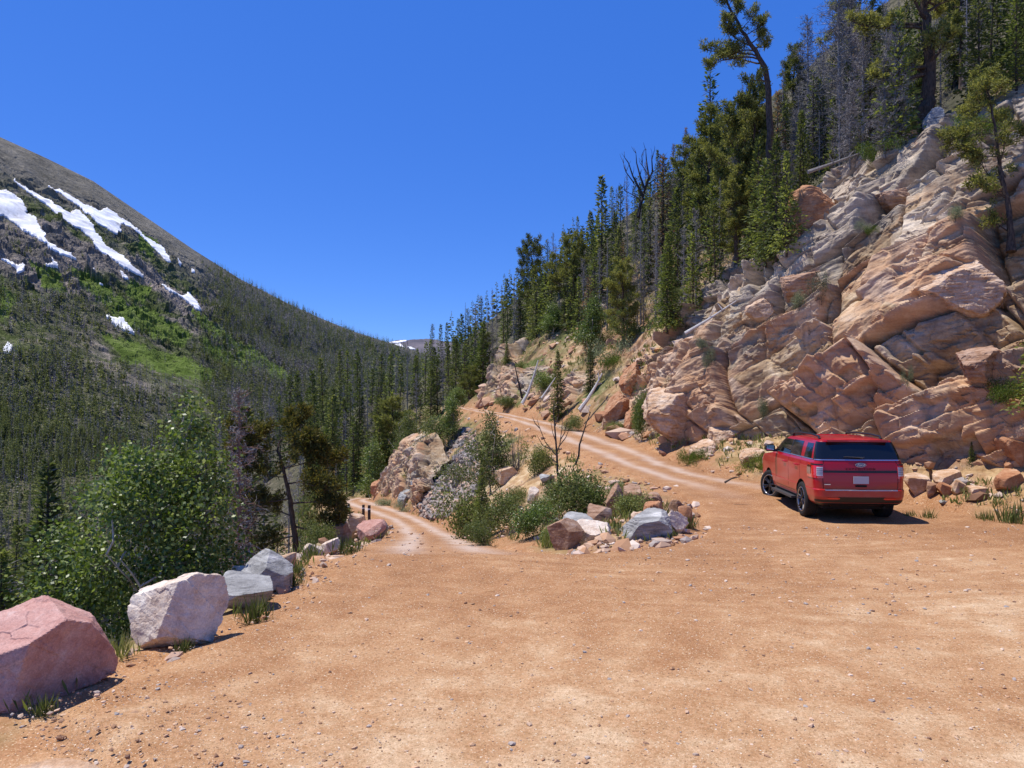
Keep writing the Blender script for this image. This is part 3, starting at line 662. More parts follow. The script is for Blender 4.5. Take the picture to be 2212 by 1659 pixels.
def conifer(name, h, r, nb, tl, seed, mat, base=.04, gap=.1, power=.8, droop=.3, dens=2.6, bark=None, dead=0., top_r=.0, trunk_r=None):
    g = np.random.default_rng(seed); P = []; tr = MB(); DT = []
    rt = trunk_r or h * .011 + .02
    wob = np.cumsum(g.normal(0, .012, (9, 2)), 0) * h * .12
    tz = np.linspace(-.04, 1, 9) * h; axis = lambda z: np.stack([np.interp(z, tz, wob[:, 0] - wob[0, 0]), np.interp(z, tz, wob[:, 1] - wob[0, 1])], -1)
    tr.tube(np.c_[axis(tz), tz], np.linspace(rt, rt * .12, 9), 7)
    lump = g.normal(0, .16, 40)
    for i in range(nb):
        f = (i + g.random()) / nb; f = base + (1 - base) * f ** 1.12; z = f * h
        az = i * 2.39996 + g.normal(0, .35)
        if g.random() < gap: continue
        sect = 1 + lump[int((az % 6.283) / 6.283 * 8) + 8 * min(4, int(f * 5))]
        Lb = r * ((1 - f) ** power + top_r) * g.uniform(.62, 1.12) * sect
        if Lb < .04: Lb = .04
        el = -droop + (.75 + droop) * f ** 1.6 + g.normal(0, .12)
        d = np.array([math.cos(az) * math.cos(el), math.sin(az) * math.cos(el), math.sin(el)])
        p0 = np.array([*axis(z), z]); n = max(3, int(Lb / tl * dens))
        isd = g.random() < dead
        s = g.random(n) ** .75
        if not isd and f < .85: tr.tube([p0, p0 + d * Lb * .5], [rt * .16, rt * .06], 3, False)
        side = unit(np.cross(d, [0, 0, 1.]))
        if isd:
            tr.tube([p0, p0 + d * Lb * .6 + [0, 0, -.04 * Lb], p0 + d * Lb + [0, 0, .04 * Lb]], [rt * .16 + .006, rt * .1 + .004, .004], 3, False)
            m = max(3, n // 2); s = g.random(m); C = p0 + d * (Lb * (.2 + .8 * s))[:, None]
            dd = d * .5 + side * g.choice([-1, 1], m)[:, None] * .8 + g.normal(0, .35, (m, 3))
            DT.append(blades(C, dd, tl * g.uniform(.9, 2.2, m), tl * .07 + .008, g)); continue
        sw = (g.random(n) * 2 - 1); wid = .34 * Lb * (1 - s * .55)
        C = p0 + d * (Lb * (.08 + .92 * s))[:, None] + side * (sw * wid)[:, None] + g.normal(0, .05 * Lb + .02, (n, 3)) * [.4, .4, .8]
        C[:, 2] -= .16 * Lb * np.abs(sw) + .10 * Lb * (s - .4) * droop * 2 - .10 * Lb * s ** 2
        dd = d * .75 + side * (np.sign(sw) * .55)[:, None] + g.normal(0, .3, (n, 3)) + [0, 0, .1]
        P.append(blades(C, dd, tl * g.uniform(.7, 1.4, n), tl * g.uniform(.34, .55, n), g, .45))
    tm_ = tr.me(name + '_trunk', bark or M_BRK)
    cm = blade_mesh(name + '_crown', P, mat) if P else None
    dm = blade_mesh(name + '_twigs', DT, M_DTW) if DT else None
    return dict(h=h, trunk=tm_, crown=cm, twigs=dm)
def needle_cluster(C, rad, n, L, W, g):
    """n needle blades round each of the centres, fanned outwards and upwards"""
    m = len(C); d = unit(g.normal(size=(m * n, 3)) + [0, 0, .55]); c = np.repeat(C, n, 0) + d * rad * g.random((m * n, 1))
    return blades(c, d, L * g.uniform(.7, 1.25, m * n), W, g)
def branch(p0, d, L, g, n=6, up=.25, wob=.18):
    pts = [np.asarray(p0, float)]; d = unit(np.asarray(d, float))
    for i in range(n):
        d = unit(d + g.normal(0, wob, 3) + np.array([0, 0, up / n * 2])); pts.append(pts[-1] + d * L / n)
    return np.array(pts)
def pine(name, path, rt, limbs, seed, mat=None, L=.16, W=.038, rad=.12, ncl=16, sp=.26, bark=None, bare=.3, roots=()):
    """path: trunk polyline; limbs: (fraction, azimuth, elevation, length, weight)"""
    g = np.random.default_rng(seed); path = np.asarray(path, float); tr = MB(); P = []
    k = np.linspace(0, len(path) - 1, 26); pt = np.stack([np.interp(k, np.arange(len(path)), path[:, i]) for i in range(3)], 1)
    kk = np.ones(3) / 3
    for i in range(3): pt[1:-1, i] = np.convolve(pt[:, i], kk, 'valid')
    pt[1:-1] += g.normal(0, rt * .12, (24, 3))
    rr = np.linspace(1, .16, 26) * rt; rr[:4] *= np.array([1.5, 1.25, 1.1, 1.03])
    tr.tube(pt, rr, 10)
    for az, l in roots:
        q = branch(pt[1], [math.cos(az), math.sin(az), -.35], l, g, 5, -.3); tr.tube(q, np.linspace(rt * .5, rt * .08, 6), 6)
    for (f, az, el, ln, wt) in limbs:
        i = min(24, int(f * 25)); p0 = pt[i] * (1 - (f * 25 - i)) + pt[i + 1] * (f * 25 - i)
        d = np.array([math.cos(az) * math.cos(el), math.sin(az) * math.cos(el), math.sin(el)])
        b_ = branch(p0, d, ln, g, 7, .22); r0 = max(rr[i] * .42, .012) * min(1, .4 + ln * .3)
        tr.tube(b_, np.linspace(r0, r0 * .2, 8), 5, False)
        nt_ = max(2, int(ln / sp * 2.2 * wt)); cs = []
        for q in range(nt_):
            s = bare + (1 - bare) * (q + g.random()) / nt_; j = s * 7; a = min(6, int(j)); pb = b_[a] * (1 - j + a) + b_[a + 1] * (j - a)
            tw = branch(pb, d * .6 + g.normal(0, .6, 3) + [0, 0, .3], (.2 + .35 * ln * (1 - s) * .6 + .15) * g.uniform(.5, 1.1), g, 3, .3)
            tr.tube(tw, np.linspace(r0 * .25 + .004, .004, 4), 3, False)
            cs += [tw[-1], tw[-2] * .5 + tw[-1] * .5, tw[2]]
        cs.append(b_[-1]); cs.append(b_[-2])
        P.append(needle_cluster(np.array(cs), rad, ncl, L, W, g))
    return dict(h=float(path[-1, 2]), trunk=tr.me(name + '_trunk', bark or M_BRK), crown=blade_mesh(name + '_crown', P, mat or M_PIN) if P else None, twigs=None)
def auto_limbs(n, r, seed, lo=.2, hi=1., el0=-.1, el1=.9, wt=1., shape=.6):
    g = np.random.default_rng(seed); out = []
    for i in range(n):
        f = lo + (hi - lo) * (i + g.random()) / n
        t = (f - lo) / (hi - lo); ln = r * (math.sin(math.pi * (.22 + .68 * t)) ** shape) * g.uniform(.55, 1.15)
        out.append((min(f, .985), i * 2.4 + g.normal(0, .5), el0 + (el1 - el0) * t + g.normal(0, .15), ln, wt))
    return out
def deadtree(name, h, rt, nb, r, seed, power=.5, lo=.12, sub=5, bark=None, up=.15, tw=.02):
    g = np.random.default_rng(seed); tr = MB(); DT = []
    wob = np.cumsum(g.normal(0, .01, (9, 2)), 0) * h * .1; tz = np.linspace(-.03, 1, 9) * h
    tr.tube(np.c_[wob - wob[0], tz], np.linspace(rt, rt * .12, 9), 8)
    for i in range(nb):
        f = lo + (1 - lo) * (i + g.random()) / nb; z = f * h; az = i * 2.4 + g.normal(0, .4)
        x0 = [np.interp(z, tz, (wob - wob[0])[:, 0]), np.interp(z, tz, (wob - wob[0])[:, 1]), z]
        ln = r * (1 - f * .9) ** power * g.uniform(.35, 1.15); el = -.25 + .7 * f + g.normal(0, .22)
        b_ = branch(x0, [math.cos(az) * math.cos(el), math.sin(az) * math.cos(el), math.sin(el)], ln, g, 5, up, .22)
        r0 = rt * .2 * (1 - .6 * f) + .006; tr.tube(b_, np.linspace(r0, .005, 6), 4, False)
        for q in range(sub):
            j = g.uniform(1.2, 5); a = min(4, int(j)); p = b_[a] * (1 - j + a) + b_[a + 1] * (j - a)
            t_ = branch(p, unit(b_[-1] - b_[0]) + g.normal(0, .6, 3), ln * g.uniform(.18, .5), g, 3, up, .3); tr.tube(t_, [r0 * .4 + .003, r0 * .3, .004, .003], 3, False)
            m = 4; C = t_[g.integers(0, 4, m)]; DT.append(blades(C, g.normal(size=(m, 3)), ln * g.uniform(.1, .32, m) + .05, tw, g))
    return dict(h=h, trunk=tr.me(name + '_trunk', bark or M_DED), crown=None, twigs=blade_mesh(name + '_twigs', DT, M_DTW) if DT else None)
def broadleaf(name, h, lobes, nleaf, ls, seed, mat=None, stems=3, bark=None, rt=.05, shell=.5, clus=14):
    """lobes: (x, y, z, rx, ry, rz) ellipsoids of foliage around the base at 0,0,0"""
    g = np.random.default_rng(seed); tr = MB(); P = []
    lobes = np.asarray(lobes, float); vol = lobes[:, 3] * lobes[:, 4] * lobes[:, 5]; vol = vol ** .8
    top = lobes[np.argmax(lobes[:, 2])]
    main = branch([0, 0, -.1], [top[0] * .3, top[1] * .3, h], h * .8, g, 8, .1, .1)
    stm = [main] + [branch([g.normal(0, .1), g.normal(0, .1), -.1], [g.normal(0, .4), g.normal(0, .4), 1], h * g.uniform(.4, .7), g, 7, .2, .14) for _ in range(stems - 1)]
    for s_ in stm: tr.tube(s_, np.linspace(rt, rt * .25, len(s_)), 6, False)
    allp = np.vstack(stm)
    for l, v in zip(lobes, vol / vol.sum()):
        c = l[:3]
        i = np.argmin(np.linalg.norm(allp - (c - [0, 0, l[5]]), axis=1)); p0 = allp[i]
        lim = np.linspace(p0, c, 6) + np.vstack([[0, 0, 0], g.normal(0, .06 * np.linalg.norm(c - p0), (4, 3)), [0, 0, 0]])
        tr.tube(lim, np.linspace(rt * .5, rt * .2, 6), 5, False)
        nc = max(3, int(nleaf * v / clus)); d = unit(g.normal(size=(nc, 3))); rr = (shell + (1 - shell) * g.random((nc, 1))) ** .7
        rr *= 1 + .28 * np.sign(g.random((nc, 1)) - .5) * g.random((nc, 1))
        cc = c + d * rr * l[3:]
        for q in range(0, nc, 3):
            t_ = np.linspace(c, cc[q], 4) + np.vstack([[0, 0, 0], g.normal(0, .05 * l[3], (2, 3)), [0, 0, 0]]); tr.tube(t_, [rt * .2, rt * .14, rt * .09, .004], 3, False)
        C = np.repeat(cc, clus, 0) + g.normal(0, ls * 1.5, (nc * clus, 3)) * [1.2, 1.2, 1.]
        D = g.normal(size=(nc * clus, 3)) + np.repeat(d, clus, 0) * .7 + [0, 0, -.2]
        P.append(blades(C, D, ls * g.uniform(.75, 1.3, nc * clus), ls * g.uniform(.65, .95, nc * clus), g, .35))
    return dict(h=h, trunk=tr.me(name + '_trunk', bark or M_ABK), crown=blade_mesh(name + '_crown', P, mat or M_ASP), twigs=None)
def bush(name, h, r, nleaf, ls, seed, mat, lob=7, flat=.3):
    g = np.random.default_rng(seed)
    L_ = [(g.normal(0, r * .45), g.normal(0, r * .45), h * g.uniform(.3, .72), r * g.uniform(.35, .6), r * g.uniform(.35, .6), h * g.uniform(.25, .36)) for _ in range(lob)]
    return broadleaf(name, h, L_, nleaf, ls, seed, mat, 4, M_BRK, .012, .35, 9)

TREE_N = {}
def plant(t, x, y, z, h, name, label, cat, group=None, rz=None, parts=('trunk', 'crown', 'twigs'), sxy=1., names=None, tilt=(0, 0)):
    s = h / t['h']
    e = empty(name, (x, y, z), random.uniform(0, 6.28) if rz is None else rz, label, cat, group)
    e.scale = (s * sxy, s * sxy, s); e.rotation_euler[0] = tilt[0]; e.rotation_euler[1] = tilt[1]
    for p in parts:
        if t.get(p) is not None: child({'twigs': 'branches'}.get(p, p) if not names else names.get(p, p), t[p], e)
    return e
def px(x, D): return (x * K - 512) / F * D
def pz(y, D): return CH - (y * K - 400) / F * D
def land(x, y, d0=8., d1=400.):
    """where the sight line of a measured point meets the ground or the cliff"""
    X_, Y_, Z_ = ground_hit(x, y, d0, d1)
    c = cliff_at(x, y); u = 512 + F * c[0] / c[1]; v = 400 - F * (c[2] - CH) / c[1]
    if (u - x * K) ** 2 + (v - y * K) ** 2 < 16 and c[1] < Y_ + .5: return tuple(c)
    return X_, Y_, Z_
def plant_px(t, xb, yb, yt, name, label, cat, group=None, D=None, sink=.05, **kw):
    if D is None: X_, Y_, Z_ = land(xb, yb)
    else: X_, Y_ = px(xb, D), D; Z_ = float(terr(X_, Y_, False))
    h = max(.1, pz(yt, Y_) - Z_)
    return plant(t, X_, Y_, Z_ - sink, h + sink, name, label, cat, group, **kw)
# ================================================================ tree templates
SPRUCE = [conifer('spruce_a', 10, 1.7, 330, .34, 201, M_SPR, dead=.06), conifer('spruce_b', 10, 1.35, 330, .32, 202, M_SPR, power=.7, gap=.16), conifer('spruce_c', 10, 1.9, 300, .36, 203, M_FIR, power=.95, gap=.14, dead=.1)]
NARROW = [conifer('fir_a', 10, 1.0, 260, .34, 204, M_SPR, power=.65, gap=.14, dead=.12), conifer('fir_b', 10, 1.15, 260, .34, 205, M_FIR, power=.6, gap=.2, dead=.2)]
DYING = [conifer('dying_a', 10, 1.3, 300, .32, 206, M_RED, power=.6, gap=.1, dead=.45), conifer('dying_b', 10, 1.2, 300, .32, 207, M_SPR, power=.6, gap=.1, dead=.6)]
FINE = [conifer('fine_a', 8, 1.55, 520, .2, 208, M_FIR, dens=3.0, gap=.06, dead=.05, base=.06), conifer('fine_b', 8, 1.2, 520, .2, 209, M_SPR, dens=3.0, gap=.08, dead=.1)]
BARE = [deadtree('dead_a', 10, .11, 95, 1.15, 211, sub=5, tw=.03), deadtree('dead_b', 10, .10, 80, .85, 212, power=.7, sub=4, tw=.03), deadtree('dead_c', 10, .12, 110, 1.4, 213, sub=5, tw=.03)]
PINES = [pine('pine_a', [(0, 0, -.2), (.1, 0, 2), (.0, .1, 4), (.15, 0, 6)], .16, auto_limbs(34, 1.7, 221, .18, 1), 221),
         pine('pine_b', [(0, 0, -.2), (-.2, 0, 2), (.1, .1, 4), (.35, 0, 6)], .17, auto_limbs(30, 2.0, 222, .3, 1), 222),
         pine('pine_c', [(0, 0, -.2), (.1, .2, 2), (.2, .1, 4), (.1, 0, 6)], .14, auto_limbs(40, 1.35, 223, .12, 1), 223)]
# ---- what hides what: a coarse picture of cover, filled front to back
GW, GH = 1130, 800
cover = np.zeros((GH, GW), bool)
def tri_cover(u, vt, vb, hw, narrow=True):
    """fraction of a tree's outline not yet covered; returns rows, cols mask"""
    u0, u1 = int(u - hw) + 53, int(u + hw) + 54; v0, v1 = int(vt), int(vb) + 1
    u0, u1, v0, v1 = max(u0, 0), min(u1, GW), max(v0, 0), min(v1, GH)
    if u1 <= u0 or v1 <= v0: return 0, None
    vv = np.arange(v0, v1)[:, None]; uu = np.arange(u0, u1)[None] - 53
    m = np.abs(uu - u) <= np.maximum(hw * (vv - vt + 1) / max(vb - vt, 1), .6)
    c = cover[v0:v1, u0:u1]
    return (m & ~c).sum() / max(1, m.sum()), (v0, v1, u0, u1, m)
def fill(sl, share=1.):
    v0, v1, u0, u1, m = sl; cover[v0:v1, u0:u1] |= m
# nearest land per column: the lowest picture row the land reaches at each distance
_us = np.arange(-53, GW - 53); _D = np.geomspace(4, 1300, 420)
_X = (_us[None] - 512) / F * _D[:, None]; _Y = np.repeat(_D[:, None], len(_us), 1)
_V = 400 - F * (terr(_X, _Y, False) - CH) / _Y
_run = np.minimum.accumulate(_V, 0)
_cl = 1e9 * np.ones(len(_us)); 
cu = (512 + F * CLP[..., 0] / CLP[..., 1] + 53).astype(int).ravel(); cv = (400 - F * (CLP[..., 2] - CH) / CLP[..., 1]).ravel(); okc = (cu >= 0) & (cu < GW) & (CLP[..., 1].ravel() > 6)
np.minimum.at(_cl, cu[okc], cv[okc]); cliff_top = _cl
def horizon(u, D):
    c = int(np.clip(u + 53, 0, GW - 1)); i = max(0, np.searchsorted(_D, D) - 2)
    return _run[i, c]

# ================================================================ trees placed one by one: the slope above the road
G1 = 'conifers on the slope above the upper road'
for (k, xb, yb, yt, lab) in [
    ('S1', 1300, 645, 383, 'tall pointed dark spruce rising highest against the sky above the bend'),
    ('S1', 1330, 640, 462, 'smaller dark spruce tucked right behind the tall pointed spruce'),
    ('F0', 1447, 712, 505, 'bushy green fir standing on the left shoulder of the cliff'),
    ('F1', 1275, 848, 740, 'short dark spruce on the rubble just above the road edge'),
    ('F1', 1205, 908, 758, 'thin spruce growing at the very edge of the upper road'),
    ('F0', 1095, 812, 738, 'small fir perched on the low outcrop by the road crest'),
    ('S0', 1170, 700, 590, 'dark conical spruce below the ragged skyline pine'),
    ('S2', 1250, 735, 600, 'spruce with bare lower trunk on the left part of the slope'),
    ('N0', 1318, 690, 560, 'slender fir between the pointed spruce and the olive pine'),
    ('N1', 1392, 640, 470, 'slender grey green fir left of the reddish firs'),
    ('S0', 1672, 560, 296, 'dark fir crowding the foot of the leaning pine trunk'),
    ('S2', 1650, 565, 345, 'bright green fir in front of the leaning pine trunk'),
    ('S2', 1695, 545, 330, 'green fir between the leaning pine and the red block'),
    ('S2', 1560, 560, 400, 'broad green fir in the middle of the skyline stand'),
    ('S0', 1636, 552, 300, 'large dense green fir directly under the leaning pine'),
    ('S2', 1500, 600, 420, 'mid green fir behind the bushy fir'),
    ('N0', 1515, 480, 232, 'narrow dark spire at the left end of the skyline stand'),
    ('N1', 1533, 440, 128, 'tallest narrow spire left of the leaning pine'),
    ('S0', 1600, 430, 210, 'dark spruce top showing through the leaning pine boughs'),
    ('N0', 1690, 420, 250, 'dark spire between leaning pine and the grey dead trees'),
    ('S1', 1885, 330, 60, 'dark spruce between the grey dead trees and the old pine'),
    ('S2', 1950, 300, 20, 'green spruce behind the old dark pine'),
    ('S0', 2110, 230, -40, 'dark fir right of the old pine at the top edge'),
    ('S2', 2190, 190, -30, 'green fir in the top right corner'),
    ('F0', 2095, 1030, 955, 'little fir seedling with open branches at the foot of the cliff')]:
    t = {'S': SPRUCE, 'N': NARROW, 'F': FINE}[k[0]][int(k[1])]
    plant_px(t, xb, yb, yt, 'spruce', lab, 'conifer', G1)
for (k, xb, yb, yt, lab) in [(0, 1432, 600, 338, 'rust tinged dying fir with grey lower branches'), (1, 1405, 620, 420, 'half bare grey brown fir beside the rust tinged one'), (0, 1272, 770, 598, 'brown half dead spruce above the road'), (1, 1462, 560, 385, 'greying fir behind the rust tinged fir'), (1, 1590, 500, 330, 'thinning grey green fir inside the skyline stand'), (0, 1345, 640, 520, 'reddish young fir below the bare forked snag')]:
    plant_px(DYING[k], xb, yb, yt, 'fir_tree', lab, 'conifer', 'dying firs above the road')
for (k, xb, yb, yt, lab, sx) in [(0, 1348, 755, 582, 'yellow green bushy pine rooted in the reddish rocks', 1), (1, 1155, 730, 540, 'ragged pine with upswept boughs on the skyline', .8), (1, 1231, 700, 525, 'dark heavy topped pine right of the ragged pine', .9), (0, 1477, 470, 335, 'round topped olive pine left in the skyline stand', 1.1), (2, 1537, 545, 262, 'tall olive pine in the middle of the skyline stand', 1), (1, 1589, 545, 262, 'olive pine with open crown left of the leaning pine', .9), (2, 1590, 560, 378, 'yellow green pine in front of the skyline stand', 1.1), (0, 1627, 520, 200, 'tall ragged pine directly behind the leaning pine', .7), (0, 1058, 800, 728, 'low spreading olive pine beside the outcrop', 1.2), (2, 1720, 330, 120, 'olive pine glimpsed left of the grey dead trees', 1.), (0, 2080, 190, -60, 'olive pine behind the old dark pine', 1.), (1, 1850, 200, -30, 'shaggy pine top behind the grey dead trees', 1.)]:
    plant_px(PINES[k], xb, yb, yt, 'pine_tree', lab, 'pine tree', 'pines above the upper road', sxy=sx)
# the leaning pine: bent trunk drawn from measured points at one distance
def at_D(pts, D): return [((x - pts[0][0]) * K / F * D, 0.0, -(y - pts[0][1]) * K / F * D) for x, y in pts]
def hero_pine(name, D, pts, rt, limbs, seed, label, sink=.3, rooted=False, **kw):
    zt_ = float(terr(px(pts[0][0], D), D, False)); yb_ = (400 - F * (zt_ - CH) / D) / K
    if yb_ > pts[0][1] + 3 and not rooted: pts = [(pts[0][0] + 2, yb_)] + list(pts)
    P = np.array(at_D(pts, D)); P[:, 1] += np.random.default_rng(seed).normal(0, .12, len(P)).cumsum(); P[0, 2] -= sink
    t = pine(name, P, rt, limbs, seed, **kw)
    zb = pz(pts[0][1], D)
    return plant(t, px(pts[0][0], D), D, zb, t['h'], 'pine_tree', label, 'pine tree', rz=0.)
LP = land(1666, 500); Dl = 36.5
hero_pine('leaning', Dl, [(1668, 345), (1666, 240), (1664, 155), (1648, 120), (1624, 88), (1600, 52), (1576, 0), (1566, -20)], .19,
  [(.50, math.pi * .98, -.02, 2.6, 1.6), (.52, math.pi * 1.1, .05, 2.7, 1.6), (.47, math.pi * .9, -.12, 2.3, 1.4), (.60, math.pi, .18, 2.0, 1.6), (.62, .1, .3, 1.5, 1.4), (.58, .5, .1, 1.3, 1.2), (.66, math.pi * 1.2, .5, 1.1, 1.4), (.68, .2, .7, 1.3, 1.6), (.72, -.3, .8, 1.2, 1.6), (.76, 2.4, .6, .8, 1.5), (.80, .3, .9, 1.1, 1.8), (.84, 3.3, .6, .7, 1.6), (.87, .2, 1.0, .8, 1.8), (.9, 1.5, .8, .7, 1.8), (.93, 3.0, .9, .6, 1.8), (.95, .2, 1., .6, 1.8), (.97, 4, .9, .5, 2), (.985, 1, 1.2, .5, 2), (.36, 3.4, -.2, 1.0, .6), (.55, 3.2, .4, 1.7, 1.4)],
  231, 'large leaning pine with a crooked trunk and boughs sweeping left', L=.15, W=.034, rad=.11, sp=.27, ncl=16, mat=M_PIN)
DO = 31.
hero_pine('old', DO, [(2010, 262), (2000, 215), (2012, 170), (2000, 110), (1995, 50), (1985, 0), (1990, -60), (1980, -110)], .36,
  [(.40, math.pi, .05, 2.6, 1.5), (.42, math.pi * 1.15, .1, 2.3, 1.5), (.40, 2.6, -.05, 2.0, 1.4), (.43, 4.3, .1, 1.5, 1.3), (.44, .2, .2, 1.4, 1.2), (.60, math.pi, .1, 3.0, 1.3), (.62, 2.7, .1, 2.6, 1.3), (.63, 3.6, .2, 2.5, 1.4), (.68, .0, .2, 2.4, 1.3), (.70, 4.5, .1, 2.0, 1.3), (.72, .6, .2, 2.4, 1.3), (.78, 3.0, .3, 2.6, 1.4), (.80, 5.3, .3, 2.2, 1.4), (.84, 3.6, .4, 2.2, 1.4), (.88, .3, .5, 2.0, 1.4), (.92, 2.8, .6, 1.6, 1.4), (.95, 4.5, .6, 1.5, 1.4)],
  232, 'old dark pine with a massive trunk and clawing roots at the cliff top', L=.16, W=.036, rad=.12, sp=.27, ncl=17, roots=[(0., 1.6), (.6, 1.8), (-.5, 1.7), (3.4, .9), (5.0, 1.2), (-.1, 2.2)])
DY = float(land(2192, 515)[1]) - .5
hero_pine('young', DY, [(2192, 520), (2196, 450), (2188, 380), (2184, 300), (2172, 220), (2160, 152)], .10,
  [(f, az, el, ln, 1.5) for f, az, el, ln in [(.10, 2.6, .2, .8), (.28, 3.3, .0, 1.1), (.33, 2.8, .1, 1.0), (.40, 3.1, .1, 1.4), (.44, .3, .1, .9), (.48, 4.0, .2, 1.2), (.54, 3.2, .2, 1.6), (.58, 2.7, .25, 1.3), (.6, 5.4, .2, 1.1), (.66, 3.3, .3, 1.5), (.70, .2, .3, 1.0), (.73, 2.5, .4, 1.2), (.78, 3.4, .5, 1.0), (.82, 4.6, .5, .9), (.86, 3., .6, .8), (.9, .6, .7, .7), (.94, 3., .8, .5), (.97, 5, .9, .4)]],
  233, 'yellow green young pine on the cliff at the right edge', rooted=True, mat=M_PIN, L=.11, W=.03, rad=.085, sp=.22, ncl=16)
plant_px(FINE[0], 2285, 880, 440, 'spruce', 'spruce leaning its branch tips in from the right edge', 'conifer')
# grey dead trees
G2 = 'grey dead trees on the slope'
BIG = [deadtree('snag_a', 10, .17, 210, 2.3, 241, sub=6, tw=.022, lo=.05), deadtree('snag_b', 10, .15, 190, 1.9, 242, sub=6, tw=.022, lo=.05)]
for (t, xb, yb, yt, lab) in [(BIG[0], 1812, 345, -60, 'tall grey dead pine with a tan trunk and a thicket of bare branches'), (BIG[1], 1838, 320, -20, 'dead pine leaning close behind the tan trunked one'), (BIG[1], 1745, 330, 40, 'dead grey pine at the skyline left of the tan trunked one'), (BIG[0], 1778, 350, 110, 'short dead pine with drooping grey boughs'), (BIG[0], 1860, 335, 30, 'wide bare grey pine between the leaning dead pine and the old dark pine'), (BIG[1], 1765, 370, 170, 'crooked grey dead pine in front of the skyline dead pine'), (BIG[0], 1930, 310, 60, 'bare grey pine close left of the old dark pine'), (BIG[1], 1830, 360, 200, 'low thicket of bare grey boughs at the cliff edge'), (BIG[1], 1905, 330, 120, 'bare grey tree right of the dead pines'), (BIG[0], 1720, 400, 240, 'low grey skeleton of a tree above the cliff top'), (BARE[2], 2070, 150, -60, 'bare grey tree near the top right corner'), (BARE[0], 2140, 160, -40, 'thin bare tree in the top right corner'),
    (BARE[1], 1690, 380, 130, 'thin grey snag right of the leaning pine'), (BARE[2], 1260, 700, 560, 'grey bare spruce on the slope above the crest'), (BARE[0], 1185, 690, 570, 'grey snag beside the ragged skyline pine'), (BARE[1], 1385, 560, 430, 'thin grey snag behind the greying fir')]:
    plant_px(t, xb, yb, yt, 'dead_tree', lab, 'dead tree', G2, names={'trunk': 'trunk', 'twigs': 'branches'})
# the forked snag on the skyline
g_ = np.random.default_rng(251); mb = MB()
Df = 60.; q = lambda x, y: np.array([(x - 1378) * K / F * Df, 0, -(y - 452) * K / F * Df])
for pts, r_ in [([(1378, 470), (1384, 440), (1392, 415), (1400, 385), (1397, 345), (1395, 325)], .16), ([(1390, 425), (1378, 405), (1366, 380), (1358, 352), (1350, 340)], .11), ([(1394, 410), (1383, 380), (1376, 350), (1374, 330)], .09), ([(1398, 395), (1410, 370), (1408, 345), (1412, 330)], .09), ([(1372, 392), (1352, 372), (1348, 350)], .05), ([(1386, 435), (1366, 420), (1350, 412)], .05), ([(1396, 400), (1418, 385), (1432, 372)], .05), ([(1400, 380), (1388, 355), (1386, 338)], .05)]:
    P = np.array([q(*p) for p in pts]); P[:, 1] += g_.normal(0, .15, len(P)); mb.tube(P, np.linspace(r_, .02, len(P)), 6)
    for k in range(5):
        i = g_.integers(1, len(P)); mb.tube(branch(P[i], [g_.normal(0, .6), g_.normal(0, .5), 1], g_.uniform(.4, 1.), g_, 3), [.03, .02, .015, .008], 3, False)
o = link('dead_tree', mb.me('forked_snag', M_BLK), None, (px(1378, Df), Df, pz(452, Df))); tag(o, 'dark bare snag forking into many upright stems against the sky', 'dead tree')

# ================================================================ trees placed one by one: below the crest and left of the lower road
G3 = 'spruces beyond the lower road'
for (k, xb, yb, yt, lab, D) in [('S0', 938, 852, 752, 'tall dark spruce left of the road crest', None), ('S1', 985, 850, 728, 'dark spruce just behind the road crest', 75), ('N1', 898, 880, 772, 'greyish slender fir left of the tall dark spruce', None), ('S1', 718, 1040, 855, 'dark slender spruce leading the trio beyond the lower road', 84), ('S0', 743, 1030, 862, 'middle spruce of the trio beyond the lower road', 86), ('S0', 783, 1015, 858, 'right hand spruce of the trio beyond the lower road', 90), ('N0', 762, 1025, 900, 'thin dark fir squeezed inside the spruce trio', 82), ('S2', 692, 1050, 930, 'green spruce left of the spruce trio', 80), ('N0', 822, 1000, 800, 'tall dark fir right of the spruce trio', 105), ('S1', 845, 985, 770, 'dark spruce rising behind the olive pine', 120), ('F0', 1041, 1180, 1012, 'small fir growing out of the shrubs on the island bank', 22.), ('N1', 1003, 850, 745, 'slim fir beside the road crest outcrop', 78)]:
    t = {'S': SPRUCE, 'N': NARROW, 'F': FINE}[k[0]][int(k[1])]
    plant_px(t, xb, yb, yt, 'spruce', lab, 'conifer', G3, D=D)
plant_px(PINES[0], 851, 985, 880, 'pine_tree', 'olive pine above the lower road bend', 'pine tree', D=80, sxy=1.2)
plant_px(PINES[1], 1015, 880, 800, 'pine_tree', 'small olive pine beside the upper road crest', 'pine tree', D=70, sxy=1.2)
# left foreground
DL = 22.
hero_pine('gnarled', 24., [(640, 1200), (634, 1120), (622, 1060), (612, 1010), (598, 965), (604, 945)], .11,
  [(.98, 1, 1., .7, 2), (.93, 3., .4, 1.2, 2), (.92, .2, .4, 1.2, 2), (.88, 3.3, .2, 1.5, 1.8), (.86, .0, .1, 1.5, 1.8), (.8, 2.8, .1, 1.6, 1.6), (.78, 5.6, .1, 1.6, 1.6), (.7, 3.2, .0, 1.6, 1.4), (.66, .2, .0, 1.9, 1.5), (.6, 3.8, -.1, 1.3, 1.2), (.55, 6., -.1, 2.0, 1.5), (.45, 3.1, -.1, 1.5, 1.3), (.42, .2, -.2, 2.1, 1.5), (.35, 2.9, -.2, 1.3, 1.2), (.3, .3, -.15, 1.8, 1.2), (.25, 3.4, -.2, 1.1, 1.)],
  261, 'gnarled orange green pine left of the lower road', mat=leaf_mat('sunburnt needles', [(.04, .05, .012), (.11, .105, .022), (.20, .15, .035)]), L=.13, W=.034, rad=.12, sp=.15, ncl=17, sink=.5)
